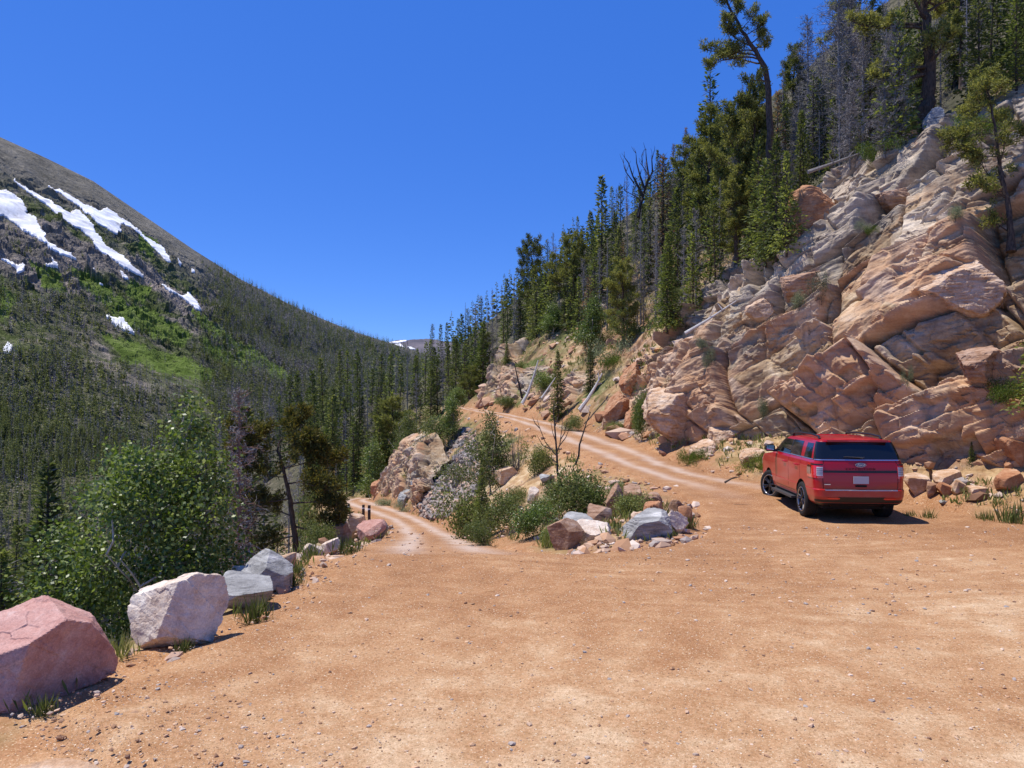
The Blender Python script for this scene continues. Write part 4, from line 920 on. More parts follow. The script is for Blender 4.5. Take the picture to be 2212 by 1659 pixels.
t = deadtree('roadside_snag', 8, .11, 170, 1.2, 262, sub=5, tw=.018, lo=.12, bark=bark_mat('reddish bark', (.16, .085, .06), (.32, .20, .15)))
plant_px(t, 517, 1240, 845, 'dead_tree', 'dead pine with a reddish trunk and grey needleless branches behind the boulders', 'dead tree', D=17.5, names={'trunk': 'trunk', 'twigs': 'branches'})
plant_px(FINE[1], 100, 1420, 1000, 'spruce', 'dark spruce at the left edge behind the pink boulder', 'conifer', D=13.5, sxy=1.15)
plant_px(FINE[0], 5, 1440, 1195, 'spruce', 'low bushy spruce cut by the left edge', 'conifer', D=12.5, sxy=1.5)

# ================================================================ the forest: nearest 300 conifers and 150 dead trees as objects, the rest as masses
g = np.random.default_rng(300); cand = []
def zone(n, umin, umax, dmin, dmax, hh, ok, dead):
    u = g.uniform(umin, umax, n); D = np.sqrt(g.uniform(dmin ** 2, dmax ** 2, n)) if dmax / dmin < 3 else np.exp(g.uniform(np.log(dmin), np.log(dmax), n))
    X = (u - 512) / F * D; Z = terr(X, D, False); v = 400 - F * (Z - CH) / D; h = g.uniform(*hh, n) * (1 + .2 * fbm(X * .03, D * .03, seed=7, oct=2))
    keep = ok(u, v, X, D)
    dd = g.random(n) < dead + .25 * fbm(X * .02, D * .02, seed=9, oct=3)
    for k in np.nonzero(keep)[0]: cand.append((D[k], u[k], v[k], X[k], Z[k], h[k], bool(dd[k])))
rx = lambda X, D: X - UR(D)
zone(420, 120, 345, 27, 66, (4, 8), lambda u, v, X, D: X < LL(D) - 4.5, .45)
zone(260, -60, 130, 28, 62, (5, 9), lambda u, v, X, D: X < LL(D) - 9, .3)
zone(16000, -60, 440, 55, 620, (8.5, 14), lambda u, v, X, D: (X < LL(D) - 7) & (D > 60) & ~((D < 110) & (X > LL(D) - 12)), .34)
zone(2600, 300, 700, 76, 420, (5.5, 9), lambda u, v, X, D: (D > 82) | (X < UR(D) - 6), .25)
zone(5000, 405, 760, 70, 900, (5, 9), lambda u, v, X, D: (rx(X, D) > 4), .3)
zone(1500, 470, 1024, 38, 75, (3.5, 7), lambda u, v, X, D: (rx(X, D) > 6) & (fbm(X * .15, D * .15, seed=19) > -.22) & ((D > 42) | (rx(X, D) > 12)), .33)
zone(900, 760, 1060, 33, 80, (4, 8), lambda u, v, X, D: (v < cliff_top[np.clip(u + 53, 0, GW - 1).astype(int)] - 4), .62)
cand.sort(key=lambda c: c[0])
live, dead_l, far_l, far_d = [], [], [], []
for (D, u, v, X, Z, h, dd) in cand:
    hp = h / D * F; vt = v - hp
    hz = min(horizon(u, D), cliff_top[int(np.clip(u + 53, 0, GW - 1))] if D > 30 else 1e9)
    vb = min(v, hz)
    if vt > vb - 1.5: continue
    fr, sl_ = tri_cover(u, vt, vb, max(.8, hp * .12))
    if sl_ is None or fr < .3: continue
    fill(sl_)
    (dead_l if dd else live).append((hp * (.4 + .6 * fr), D, u, X, Z, h))
live.sort(reverse=True); dead_l.sort(reverse=True)
NL, ND = 215, 170
for i, (hp, D, u, X, Z, h) in enumerate(live[:NL]):
    r_ = g.random(); right = X > UR(D) - 3
    pool = (SPRUCE + NARROW) if r_ < .86 else DYING
    t = pool[g.integers(len(pool))]
    lab, grp = (('dark green conifer among many on the right hillside', 'conifers of the right hillside') if right else ('dark green conifer of the dense forest below the road', 'conifers of the forest below the road'))
    plant(t, X, D, Z - .2, h, 'conifer', lab, 'conifer', grp, sxy=g.uniform(.8, 1.15), tilt=tuple(g.normal(0, .02, 2)))
for (hp, D, u, X, Z, h) in dead_l[:ND]:
    right = X > UR(D) - 3
    lab, grp = (('grey dead conifer among the live ones on the right hillside', 'dead conifers of the right hillside') if right else ('grey dead conifer of the dense forest below the road', 'dead conifers of the forest below the road'))
    plant(BARE[g.integers(3)], X, D, Z - .2, h, 'dead_conifer', lab, 'dead tree', grp, sxy=g.uniform(.75, 1.1), names={'trunk': 'trunk', 'twigs': 'branches'})
# simple far trees
def far_template(n, seed, dead=False, wide=1.):
    q = np.random.default_rng(seed); f = q.random(n) ** .85; az = q.uniform(0, 6.28, n)
    r_ = .16 * (1 - f) ** .75 * q.uniform(.4, 1, n) * (.62 if dead else 1)
    C = np.c_[np.cos(az) * r_ * .2, np.sin(az) * r_ * .2, f]; D_ = np.c_[np.cos(az), np.sin(az), q.uniform(-.5, .35, n)]
    B = blades(C, D_, r_ * 1.25 + .015, (.03 if dead else .085) * wide * (1.15 - f), q, .3)
    tr_ = np.array([[-.006, 0, 0], [.006, 0, 0], [.002, 0, 1.0], [-.002, 0, 1.0], [0, -.006, 0], [0, .006, 0], [0, .002, 1.0], [0, -.002, 1.0]])
    if dead: tr_[:, :2] *= 1.6
    return np.vstack([B, tr_])
FT = [far_template(90, s) for s in (1, 2, 3, 4)]; FT2 = [far_template(34, s, False, 1.9) for s in (8, 9, 10)]; FD2 = [far_template(26, s, True, 1.9) for s in (11, 12, 13)]; FD = [far_template(42, s, True) for s in (5, 6, 7)]
def mass(name, lst, temps, mat, label):
    if not len(lst): return
    V = []
    for (X, Y, Z, h) in lst:
        tt_ = temps[1] if Y > 520 else temps[0]; t = tt_[g.integers(len(tt_))]; a = g.uniform(0, 6.28); c, s = math.cos(a), math.sin(a)
        w_ = g.uniform(.8, 1.2)
        V.append(np.c_[(t[:, 0] * c - t[:, 1] * s) * h * w_ + X, (t[:, 0] * s + t[:, 1] * c) * h * w_ + Y, t[:, 2] * h + Z - .3])
    V = np.vstack(V); me = mesh_np(name, V, np.arange(len(V)).reshape(-1, 4), mat=mat)
    tag(link(name, me), label, kind='stuff')
# on the mountain: chosen from its own surface
gm_ = np.random.default_rng(301)
vis = Vm <= np.minimum.accumulate(Vm, 1) + 2.
dv = np.abs(np.gradient(Vm, axis=1)) * np.gradient(um)[:, None]      # picture area of each vertex
wgt = (dens * np.clip(dv, .0, 3) * (1 + 1.6 * (UU > 200))).ravel() * ((UU > -60) & (UU < 470)).ravel()
pick = gm_.choice(UU.size, 30000, False, wgt / wgt.sum())
hm = gm_.uniform(8, 15, len(pick)) * np.interp(Vm.ravel()[pick], [200, 300, 380], [.75, .95, 1.]) * (1 + .55 * sstep(UU.ravel()[pick], 200, 260))
dm = gm_.random(len(pick)) < .40 + .45 * fbm(VM[pick, 0] * .006, VM[pick, 1] * .006, seed=153, oct=3) + .22 * (UU.ravel()[pick] > 230)
mass('distant_forest', [(*VM[k], h) for k, h, d in zip(pick, hm, dm) if not d] + [(X, D, Z, h) for (_, D, u, X, Z, h) in live[NL:]], (FT, FT2), leaf_mat('distant needles', [(.045, .06, .024), (.105, .128, .042), (.19, .21, .068)]), 'dark conifers covering the mountainside and valley beyond the nearer trees')
mass('distant_dead_forest', [(*VM[k], h) for k, h, d in zip(pick, hm, dm) if d] + [(X, D, Z, h) for (_, D, u, X, Z, h) in dead_l[ND:]], (FD, FD2), leaf_mat('distant grey wood', [(.20, .175, .165), (.33, .295, .285), (.45, .41, .40)], 0), 'grey beetle killed conifers mixed through the distant forest')
print('FOREST', len(cand), len(live), len(dead_l), len(pick))
# ================================================================ boulders and loose stone
def ico(sub):
    bm = bmesh.new(); bmesh.ops.create_icosphere(bm, subdivisions=sub, radius=1)
    V = np.array([v.co for v in bm.verts]); T_ = np.array([[v.index for v in f.verts] for f in bm.faces]); bm.free(); return V, T_
ICO = {k: ico(k) for k in (1, 2, 3, 4, 5, 6)}
def rock_shape(sub, seed, npl=14, planes=None, rough=.05, fr=2.2, beds=0.):
    """convex block cut by random planes, then roughened"""
    g = np.random.default_rng(seed); V, T_ = ICO[sub]
    N = unit(g.normal(size=(npl, 3))); d = g.uniform(.62, 1.0, npl)
    if planes is not None:
        q = np.array([p[:3] for p in planes], float); N = np.vstack([unit(q), N]); d = np.r_[[p[3] for p in planes], np.maximum(d, .88)]
    c = V @ N.T; r = np.where(c > .05, d / np.maximum(c, .05), 9).min(1); r = np.minimum(r, 1.35)
    W = V * r[:, None]
    if sub >= 3:
        o = g.uniform(-50, 50, 3); P = W * fr + o
        n = fbm(P[:, 0], P[:, 1], P[:, 2], 5, seed, .55)
        st = fbm(P[:, 0] * .7, P[:, 1] * .7, P[:, 2] * 4 + P[:, 0] * 1.2, 4, seed + 1, .6)
        f = facets(P[:, 0] * 1.1 + P[:, 2] * .6, P[:, 1] * 1.1 + P[:, 2] * .9, seed, 1.2)
        W = W * (1 + rough * (n * .9 + f * .55 + beds * st))[:, None]
    return W, T_
def rmat(name, cols, scale=1., bands=0., speck=.25):
    m, nt, b = new_mat(name); T = NT(nt); P = T.objc()
    n1 = T.noise(P, 2.2 * scale, 7, .65, .4); n2 = T.noise(P, 12 * scale, 6, .7)
    f = T.math('ADD', T.math('MULTIPLY', n1, .65), T.math('MULTIPLY', n2, .35))
    if bands:
        bn = T.noise(T.mapping(P, (1.2, 1.2, 7.5), (R(25), R(18), 0)), 1.4 * scale, 7, .62, 1.1)
        f = T.math('ADD', T.math('MULTIPLY', f, 1 - bands), T.math('MULTIPLY', bn, bands))
    c = T.ramp(f, [(.34 + .32 * i / (len(cols) - 1), q) for i, q in enumerate(cols)])
    sp = T.noise(P, 55 * scale, 3, .8)
    c = T.mix(T.math('MULTIPLY', T.mr(T.noise(P, 3.4 * scale, 8, .75, .6), .58, .66), .55), c, T.hsv(c, .45, .7))
    c = T.mix(T.mr(sp, .3, .7), T.hsv(c, 1 - speck), T.hsv(c, 1 + speck * .8))
    T.L(c, b.inputs['Base Color']); b.inputs['Roughness'].default_value = .85; b.inputs['Specular IOR Level'].default_value = .2
    T.L(T.bump(T.math('ADD', T.math('MULTIPLY', n2, .7), T.math('MULTIPLY', sp, .25)), .7, .03), b.inputs['Normal']); return m
R_PINK = rmat('pink granite', [(.33, .15, .115), (.45, .235, .19), (.54, .32, .265), (.60, .42, .36)])
R_WHT = rmat('white pink quartz', [(.38, .25, .17), (.60, .47, .36), (.73, .62, .50), (.82, .74, .62)])
R_GRY = rmat('grey banded gneiss', [(.13, .125, .115), (.26, .25, .235), (.38, .37, .345), (.60, .575, .535)], bands=.75)
R_BRN = rmat('brown gneiss', [(.14, .075, .045), (.30, .165, .095), (.43, .28, .19), (.55, .42, .32)], bands=.5)
R_TAN = rmat('tan rock', [(.30, .15, .07), (.46, .28, .16), (.60, .44, .31), (.68, .56, .45)], bands=.4)
R_RED = rmat('rust red rock', [(.22, .085, .042), (.36, .16, .075), (.46, .25, .135), (.55, .37, .25)], bands=.3)
def boulder(x0, x1, y0, y1, lab, mat, seed, D=None, sub=5, depth=1., rough=.06, npl=13, planes=None, name='boulder', group=None, sink=.12, beds=0., tilt=0., surf=None, rz=None):
    """rock filling a measured rectangle; stands where its lower edge meets the ground"""
    xc = (x0 + x1) / 2
    if surf is not None: X_, Y_, Z_ = surf
    elif D is None: X_, Y_, Z_ = land(xc, y1)
    else: X_, Y_ = px(xc, D), D; Z_ = float(terr(X_, Y_, False))
    Yc = Y_ + (x1 - x0) * K / F * Y_ * depth * .35
    w_ = (x1 - x0) * K / F * (Y_ + Yc) / 2; h = max((pz(y0, (Y_ + Yc) / 2) - Z_), .05) if surf is None else (y1 - y0) * K / F * Y_
    if surf is None: X_ = px(xc, Yc)
    W, T_ = rock_shape(sub, seed, npl, planes, rough, beds=beds)
    if tilt: c, s = math.cos(tilt), math.sin(tilt); W = np.c_[W[:, 0] * c + W[:, 2] * s, W[:, 1], -W[:, 0] * s + W[:, 2] * c]
    lo, hi = W.min(0), W.max(0); W = (W - (lo + hi) / 2) / (hi - lo)
    dp = w_ * depth
    W = W * [w_, dp, h * (1 + sink)]; W[:, 2] += h * (1 + sink) / 2 - h * sink
    zc = Z_ if surf is None else Z_ - h * .5
    o = link(name, mesh_np('boulder_rock', W, None, T_, mat), None, (X_, Y_ + dp * .35, zc))
    return tag(o, lab, 'boulder' if name == 'boulder' else 'rock', group)
# along the left edge of the lot
boulder(-70, 214, 1312, 1548, 'big pink granite boulder nearest the camera on the left edge', R_PINK, 401, 7.15, 6, .95, .075, 9, [(.86, -.50, -.18, .60), (-.12, -.42, .90, .62), (-.75, -.6, .2, .75), (.1, .8, .6, .8), (.45, .2, .87, .74)])
boulder(277, 490, 1236, 1398, 'whitish quartz boulder between the pink boulder and the grey ones', R_WHT, 402, 8.9, 6, .62, .085, 9, [(-.5, -.75, .35, .66), (.85, -.5, .1, .72), (-.35, -.1, .93, .72), (.3, -.9, .1, .68)], beds=.3)
boulder(466, 598, 1243, 1318, 'low flat grey boulder behind the white one with grass before it', R_GRY, 403, 10.5, 6, .8, .06, 10, [(.1, -.35, .93, .55)], beds=.35)
boulder(514, 636, 1191, 1275, 'pointed grey banded boulder last in the near row', R_GRY, 404, 11.5, 6, .8, .06, 10, [(.62, -.3, .72, .6), (-.6, -.4, .65, .62)], beds=.35)
boulder(592, 642, 1194, 1236, 'small tan boulder half hidden behind the pointed grey one', R_TAN, 405, 12.9, 4)
boulder(500, 548, 1225, 1262, 'small pale boulder wedged behind the flat grey one', R_WHT, 406, 12.3, 4)
boulder(-120, 262, 1712, 1815, 'tan rock top at the bottom left corner', R_TAN, 407, 4.7, 5, .7, .05, 9, [(0, -.2, .97, .6)])
boulder(1190, 1218, 1641, 1658, 'little brown stone lying alone at the bottom edge', R_BRN, 408, 5.95, 3, .8, .04, 9, name='stone')
# beside the lower road
boulder(768, 836, 1122, 1160, 'pinkish slab boulder with a dark broken end beside the lower road', R_PINK, 411, 25, 5, .8, .06, 9, [(-.45, -.5, .75, .55)])
boulder(806, 838, 1122, 1152, 'dark grey boulder leaning on the pinkish slab', R_GRY, 412, 25.6, 5)
boulder(703, 758, 1128, 1170, 'blocky dark brown boulder below the lower road edge', R_BRN, 413, 24, 5, .9, .05, 9, [(0, -.1, .99, .6)])
boulder(656, 700, 1172, 1214, 'white boulder with grass beside it at the lower road mouth', R_WHT, 414, 15.2, 5)
boulder(696, 740, 1163, 1200, 'cream boulder next to the bright grass patch', R_WHT, 415, 16.4, 5)
boulder(745, 790, 1105, 1130, 'tan boulder below the marker posts', R_TAN, 416, 31, 4)
boulder(720, 745, 1112, 1134, 'small pale boulder left of the tan one below the posts', R_WHT, 417, 30, 4)
# on the island between the roads
boulder(1181, 1263, 1121, 1190, 'angular brown boulder at the tip of the wedge between the roads', R_BRN, 421, None, 6, .9, .06, 9, [(-.55, -.6, -.1, .6), (.55, -.35, .75, .6), (.75, -.6, -.2, .7), (-.4, .1, .9, .75)], beds=.2)
boulder(1207, 1288, 1110, 1146, 'flat grey boulder behind the angular brown one', R_GRY, 422, 17.0, 5, .8, .05, 9, [(0, -.15, .98, .5)])
boulder(1241, 1324, 1124, 1174, 'rounded whitish boulder right of the angular brown one', R_WHT, 423, 16.2, 5, .8, .06, 9, [(-.1, -.5, .85, .6)])
boulder(1264, 1330, 1090, 1135, 'streaked brown boulder above the rounded white one', R_BRN, 424, 17.6, 5, .8, .06)
boulder(1344, 1452, 1101, 1168, 'large blue grey banded boulder on the wedge', R_GRY, 425, 15.9, 6, .75, .075, 9, [(-.2, -.35, .92, .62), (.1, -.95, -.25, .7), (-.85, -.3, .3, .8)], beds=.45)
boulder(1436, 1490, 1100, 1154, 'white knobbly boulder right of the blue grey one', R_WHT, 426, 16.3, 5, .9, .09)
boulder(1464, 1497, 1092, 1138, 'red boulder tucked behind the white knobbly one', R_RED, 427, 17.0, 4)
boulder(1388, 1438, 1082, 1115, 'reddish brown boulder behind the blue grey one', R_RED, 428, 17.4, 4)
boulder(1308, 1348, 1043, 1078, 'tilted brown slab leftmost on the crown of the wedge', R_BRN, 429, 19.2, 5, 1, .05, 9, None, tilt=.5)
boulder(1346, 1392, 1046, 1072, 'flat brown slab in the middle of the crown of the wedge', R_BRN, 430, 19.4, 5, 1., .05, 9, [(0, -.2, .97, .4)])
boulder(1388, 1432, 1062, 1086, 'brown slab on the right of the crown of the wedge', R_BRN, 431, 19.0, 5, 1., .05, 9, None, tilt=.25)
boulder(1442, 1482, 1078, 1100, 'low brown stone near the upper road edge of the wedge', R_BRN, 432, 18.2, 4)
boulder(1291, 1311, 1161, 1178, 'small brown stone in front of the rounded white boulder', R_BRN, 433, None, 3, name='stone')
boulder(1060, 1122, 1008, 1046, 'large pale tan block jutting from the island bank', R_TAN, 434, None, 5, 1., .05, 8, [(-.35, -.1, .93, .55), (-.8, -.6, 0, .6), (.3, -.95, 0, .65)])
boulder(1138, 1165, 1052, 1074, 'small white rock among the island shrubs', R_WHT, 435, 26, 4)
boulder(1165, 1200, 1025, 1045, 'grey white rock high on the island bank', R_GRY, 436, 29, 4)
boulder(1225, 1262, 1112, 1130, 'cream rock peeking over the flat grey boulder', R_TAN, 437, 18.4, 4)
# broken rock at the foot of the cliff by the right edge
for i, (a, bq, c_, d_, lab, mt, Dq, tl) in enumerate([(2026, 2130, 986, 1044, 'long tilted slab propped at the cliff foot right of the car', R_TAN, 19.9, -.42), (2016, 2070, 1013, 1054, 'tan block under the long tilted slab', R_TAN, 19.2, -.3), (2022, 2056, 1042, 1074, 'small orange block below the long slab', R_RED, 18.7, 0), (2054, 2086, 1036, 1070, 'wedge shaped orange block below the long slab', R_TAN, 18.9, .4), (2152, 2250, 938, 1004, 'big brown block at the right edge of the cliff foot', R_RED, 19.2, 0), (2146, 2206, 1013, 1062, 'squarish orange block under the big brown one', R_RED, 18.6, .1), (2165, 2206, 994, 1022, 'thin red slab lying on the squarish block', R_RED, 18.6, 0), (1950, 2003, 1022, 1072, 'layered tan block just right of the car bumper', R_TAN, 19.4, -.2), (1998, 2024, 1040, 1076, 'dark tan stone between layered block and slab', R_BRN, 18.9, 0), (2028, 2048, 1080, 1092, 'small grey stone in the gravel right of the car', R_GRY, 17.75, 0), (2090, 2130, 1050, 1075, 'broken tan stone in front of the seedling fir', R_TAN, 18.5, .2)]):
    boulder(a, bq, c_, d_, lab, mt, 440 + i, None, 5, .9, .05, 8, [(-.1 + .05 * (i % 5), -.25, .95, .5), (.2 - .1 * (i % 4), -.95, -.1, .65)], tilt=tl + .12 * ((i * 7) % 5 - 2), beds=.3, group='broken blocks at the cliff foot')
# blocks standing out of the cliff
for i, (a, bq, c_, d_, lab, mt, ry) in enumerate([(2000, 2186, 552, 684, 'huge rounded boulder bulging from the upper right of the cliff', R_TAN, -.35), (1392, 1545, 830, 955, 'blunt orange prow of rock at the left foot of the cliff', R_TAN, -.1), (1705, 1835, 392, 500, 'rust red overhanging block at the top left of the cliff', R_RED, -.6), (1690, 1810, 570, 650, 'grey brown block with a flat face above the sage bushes', R_BRN, -.25), (1985, 2035, 226, 280, 'rounded grey rock under the roots of the old pine', R_GRY, 0), (1890, 2010, 395, 450, 'grey slab step near the cliff top', R_BRN, -.4), (1610, 1680, 640, 700, 'squarish tan block on the left edge of the cliff', R_TAN, -.2), (2075, 2180, 740, 815, 'brown block with a shaded underside low on the right of the cliff', R_BRN, -.2)]):
    s_ = tuple(cliff_at((a + bq) / 2, (c_ + d_) / 2))
    boulder(a, bq, c_, d_, lab, mt, 460 + i, None, 6, .8, .1, 13, [(0, -.15, .98, .62)] if i % 2 else [(-.3, -.95, .1, .7)], tilt=ry, beds=.55, surf=(s_[0], s_[1] - .1, s_[2]), name='rock_block', group='blocks standing out of the cliff')

# single crags beside the two roads
for i, (a, bq, c_, d_, lab, mt, tl) in enumerate([(800, 830, 1034, 1066, 'reddish block at the left end of the lower outcrop', R_RED, 0), (858, 892, 1058, 1092, 'grey lichen covered boulder under the lower outcrop', R_GRY, 0), (886, 922, 1032, 1066, 'upper grey boulder beside the retaining wall', R_GRY, .2), (1300, 1360, 845, 905, 'dark red jointed crag left of the cliff', R_RED, -.6), (1345, 1390, 872, 925, 'red brown crag beside the orange prow', R_RED, -.5), (1335, 1395, 780, 840, 'red brown crag under the yellow green pine', R_RED, -.5), (1530, 1605, 910, 955, 'pale ledge of rock above the bright juniper', R_TAN, -.1), (1490, 1556, 948, 985, 'cream slab shelf above the road left of the car', R_TAN, -.2), (1595, 1655, 968, 1008, 'broken pale slab on the bank beside the car', R_TAN, .1)]):
    boulder(a, bq, c_, d_, lab, mt, 490 + i, None, 5, 1., .14, 14, [(-.2, -.3, .93, .55)], tilt=tl, beds=.6, name='rock_crag', group='crags beside the roads', sink=.35)
# ---- loose rubble and gravel: nobody could count it
def stones(name, P, S, mat, label, seed, sub=1, flat=.65):
    g = np.random.default_rng(seed); T0 = [rock_shape(sub, seed * 10 + k, 8)[0] for k in range(8)]; Tf = ICO[sub][1]; V = []; n = len(T0[0])
    for p, s in zip(P, S):
        W = T0[g.integers(8)] * [s * g.uniform(.7, 1.3), s * g.uniform(.7, 1.3), s * flat * g.uniform(.6, 1.2)]
        a, b_ = g.uniform(0, 6.28), g.normal(0, .35); ca, sa, cb, sb = math.cos(a), math.sin(a), math.cos(b_), math.sin(b_)
        W = np.c_[W[:, 0] * cb + W[:, 2] * sb, W[:, 1], -W[:, 0] * sb + W[:, 2] * cb]
        V.append(np.c_[W[:, 0] * ca - W[:, 1] * sa, W[:, 0] * sa + W[:, 1] * ca, W[:, 2]] + p)
    F_ = (Tf[None] + (np.arange(len(V)) * n)[:, None, None]).reshape(-1, 3)
    return tag(link(name, mesh_np(name, np.vstack(V), None, F_, mat)), label, kind='stuff')
def isl_mat(name, cols):
    m, nt, b = new_mat(name); T = NT(nt); g_ = T.n('ShaderNodeNewGeometry')
    c = T.ramp(g_.outputs['Random Per Island'], [(i / (len(cols) - 1), q) for i, q in enumerate(cols)])
    T.L(T.mix(T.noise(T.pos(), 9, 6, .7), T.hsv(c, .7), T.hsv(c, 1.25)), b.inputs['Base Color']); b.inputs['Roughness'].default_value = .9; b.inputs['Specular IOR Level'].default_value = .15; return m
RUB = isl_mat('rubble', [(.17, .09, .055), (.40, .22, .12), (.55, .38, .26), (.30, .27, .25), (.46, .25, .13), (.62, .52, .43), (.36, .17, .085)])
g = np.random.default_rng(470); P, S_ = [], []
def scat(n, umin, umax, dmin, dmax, smin, smax, ok):
    u = g.uniform(umin, umax, n); D = np.exp(g.uniform(np.log(dmin), np.log(dmax), n)); X = (u - 512) / F * D
    k = ok(X, D); X, D = X[k], D[k]; Z = terr(X, D); s = smin * (smax / smin) ** (g.random(len(X)) ** 2.2)
    for x, y, z, q in zip(X, D, Z, s): P.append((x, y, z + q * .12)); S_.append(q)
lump = lambda X, D: fbm(X * .5, D * .5, seed=171, oct=3)
scat(5000, 330, 720, 14.2, 60, .03, .2, lambda X, D: (X > LR(D) - .2) & (X < UL(D) + .5) & (lump(X, D) > -.25))          # island bank
scat(1800, 560, 1060, 15, 36, .03, .26, lambda X, D: (X > UR(D) + .05) & (X < UR(D) + 3.2))                              # cliff foot
scat(3200, 430, 720, 34, 80, .07, .6, lambda X, D: (X > UR(D) + .2) & (X < UR(D) + 9) & (lump(X, D) > -.15))             # slope above the road
scat(1500, 240, 400, 11, 70, .03, .2, lambda X, D: (X < LL(D) + .1) & (X > LL(D) - 3.5))                                # below the lower road
scat(260, -20, 420, 6.5, 14, .02, .09, lambda X, D: (X < LL(D) + .7) & (X > LL(D) - 1.2))
stones('rubble', P, S_, RUB, 'broken orange and grey rock littering the banks', 471)
# grey stacked stones holding up the bank
P, S_ = [], []
gq = np.random.default_rng(472)
for i in range(2600):
    x, y = gq.uniform(868, 1042), gq.uniform(920, 1126)
    if not inpoly(np.array([x]), np.array([y]), [(915, 1122), (905, 1080), (898, 1060), (915, 1030), (950, 985), (1000, 925), (1030, 930), (1035, 1000), (1040, 1050), (1022, 1075), (965, 1118)])[0]: continue
    X_, Y_, Z_ = ground_hit(x, y); s = gq.uniform(.10, .26); P.append((X_, Y_ - .05, Z_ + .02)); S_.append(s)
GS = isl_mat('grey wall stone', [(.12, .105, .095), (.24, .215, .195), (.34, .29, .255), (.20, .16, .135), (.48, .35, .27), (.40, .25, .16)])
o = stones('retaining_wall', P, S_, GS, None, 473, 1, .8); del o['kind']; tag(o, 'grey wall of piled stones holding the bank above the lower road', 'stone wall')
# gravel grains on the lot
g = np.random.default_rng(474); n = 48000
D = 4.2 * (17 / 4.2) ** (g.random(n) ** 1.3); u = g.uniform(-20, 1044, n); X = (u - 512) / F * D
k = (X > LL(D) + .05) & (X < UR(D)) & ((D < YI) | (X < LR(D)) | (X > UL(D))); X, D = X[k], D[k]
keep_ = g.random(len(X)) < .25 + .75 * sstep(fbm(X * .35, D * .35, seed=176, oct=3) + .5 * (1 - sstep(D, 5, 8.5)) + .6 * (1 - sstep(X - LL(D), .2, 2.5)), -.1, .35); X, D = X[keep_], D[keep_]
s = .0032 * (9 ** (g.random(len(X)) ** 6.5)) * (.7 + D / 22)
stones('gravel', np.c_[X, D, .012 + fbm(X * .6, D * .6, seed=71, oct=4) * .05 + s * .1], s, isl_mat('gravel grains', [(.22, .13, .09), (.42, .24, .13), (.55, .36, .22), (.30, .27, .25), (.65, .50, .38), (.48, .27, .14)]), 'loose gravel grains strewn over the lot', 475, 1)
# ================================================================ aspens, shrubs, grass, logs
# the big leafy aspen below the edge of the lot, drawn lobe by lobe
DA = 12.6; x0, y0 = 330, 1400
L_ = []
ga = np.random.default_rng(500)
for (x, y, rx_, ry_) in [(395, 925, 48, 70), (330, 1010, 85, 55), (430, 1025, 85, 75), (252, 1008, 45, 48), (205, 1095, 100, 62), (350, 1110, 120, 75), (468, 1105, 62, 85), (140, 1185, 72, 65), (270, 1215, 130, 75), (420, 1215, 100, 75), (180, 1295, 95, 58), (330, 1300, 80, 60), (118, 1270, 42, 58), (490, 1195, 36, 58), (240, 1335, 95, 45), (498, 1262, 36, 36), (300, 1060, 60, 40), (395, 870, 26, 26)]:
    sc_ = K / F * DA; L_.append(((x - x0) * sc_, ga.normal(0, .35), -(y - y0) * sc_, rx_ * sc_, min(rx_, ry_) * sc_ * 1.0, ry_ * sc_))
zb = float(terr(px(x0, DA), DA, False))
L_ = [(a, b_, c + pz(y0, DA) - zb, d, e_, f_) for a, b_, c, d, e_, f_ in L_]
t = broadleaf('aspen', 3.2, [(a, b_, c, d * .8, e_ * .8, f_ * .8) for a, b_, c, d, e_, f_ in L_], 19000, .07, 501, M_ASP, 5, M_ABK, .04, .35, 11)
plant(t, px(x0, DA), DA, zb, 3.2, 'aspen_tree', 'big leafy bright green aspen behind the boulders on the left', 'broadleaf tree', rz=0.)
BL = [bush('bush_a', 2, 1.2, 5200, .085, 511, M_BSH, 9), bush('bush_b', 2, 1.3, 4600, .08, 512, M_BSH, 8), bush('bush_c', 2, 1.0, 5200, .075, 513, M_ASP, 8)]
SG = [bush('sage_a', 1, .65, 2600, .045, 514, M_SAG, 7), bush('sage_b', 1, .8, 2600, .045, 515, M_SAG, 8)]
JU = [bush('juniper', 1, 1.2, 4200, .06, 516, M_JUN, 10)]
def asp(name, h, r, n, seed, ls): 
    q = np.random.default_rng(seed); L2 = []
    for i in range(11):
        f = i / 10; L2.append((q.normal(0, r * .35 * (1.1 - f)), q.normal(0, r * .35 * (1.1 - f)), h * (.22 + .68 * f), r * (.75 - .5 * f) * q.uniform(.7, 1.2), r * (.75 - .5 * f), h * q.uniform(.09, .14)))
    return broadleaf(name, h, L2, n, ls, seed, M_ASP if seed % 2 else M_BSH, 4, M_ABK, .04, .3, 10)
AS = [asp('young_aspen', 4, 1.4, 9000, 521, .085), asp('dense_aspen', 4, 1.6, 9000, 522, .085)]
shr = lambda t, xb, yb, yt, w_, name, lab, cat, D=None, grp=None: (lambda e: e)(plant_px(t, xb, yb, yt, name, lab, cat, grp, D=D, sxy=1.0) if True else 0)
def shrub(t, tw, xb, yb, yt, w_, name, lab, cat, D=None, grp=None):
    e = plant_px(t, xb, yb, yt, name, lab, cat, grp, D=D)
    s = w_ * K / F * e.location.y / tw * 1.03; e.scale = (s, s, e.scale[2] * 1.02); return e
shrub(AS[0], 2.6, 805, 1045, 950, 80, 'aspen_tree', 'pale green aspen clump in front of the spruces by the lower road', 'broadleaf tree', 72)
shrub(AS[1], 3.0, 935, 1005, 900, 105, 'aspen_tree', 'dense green aspen on the bank above the retaining wall', 'broadleaf tree', 54)
shrub(AS[0], 2.6, 975, 945, 852, 62, 'aspen_tree', 'thin aspen with a visible trunk just below the road crest', 'broadleaf tree', 55)
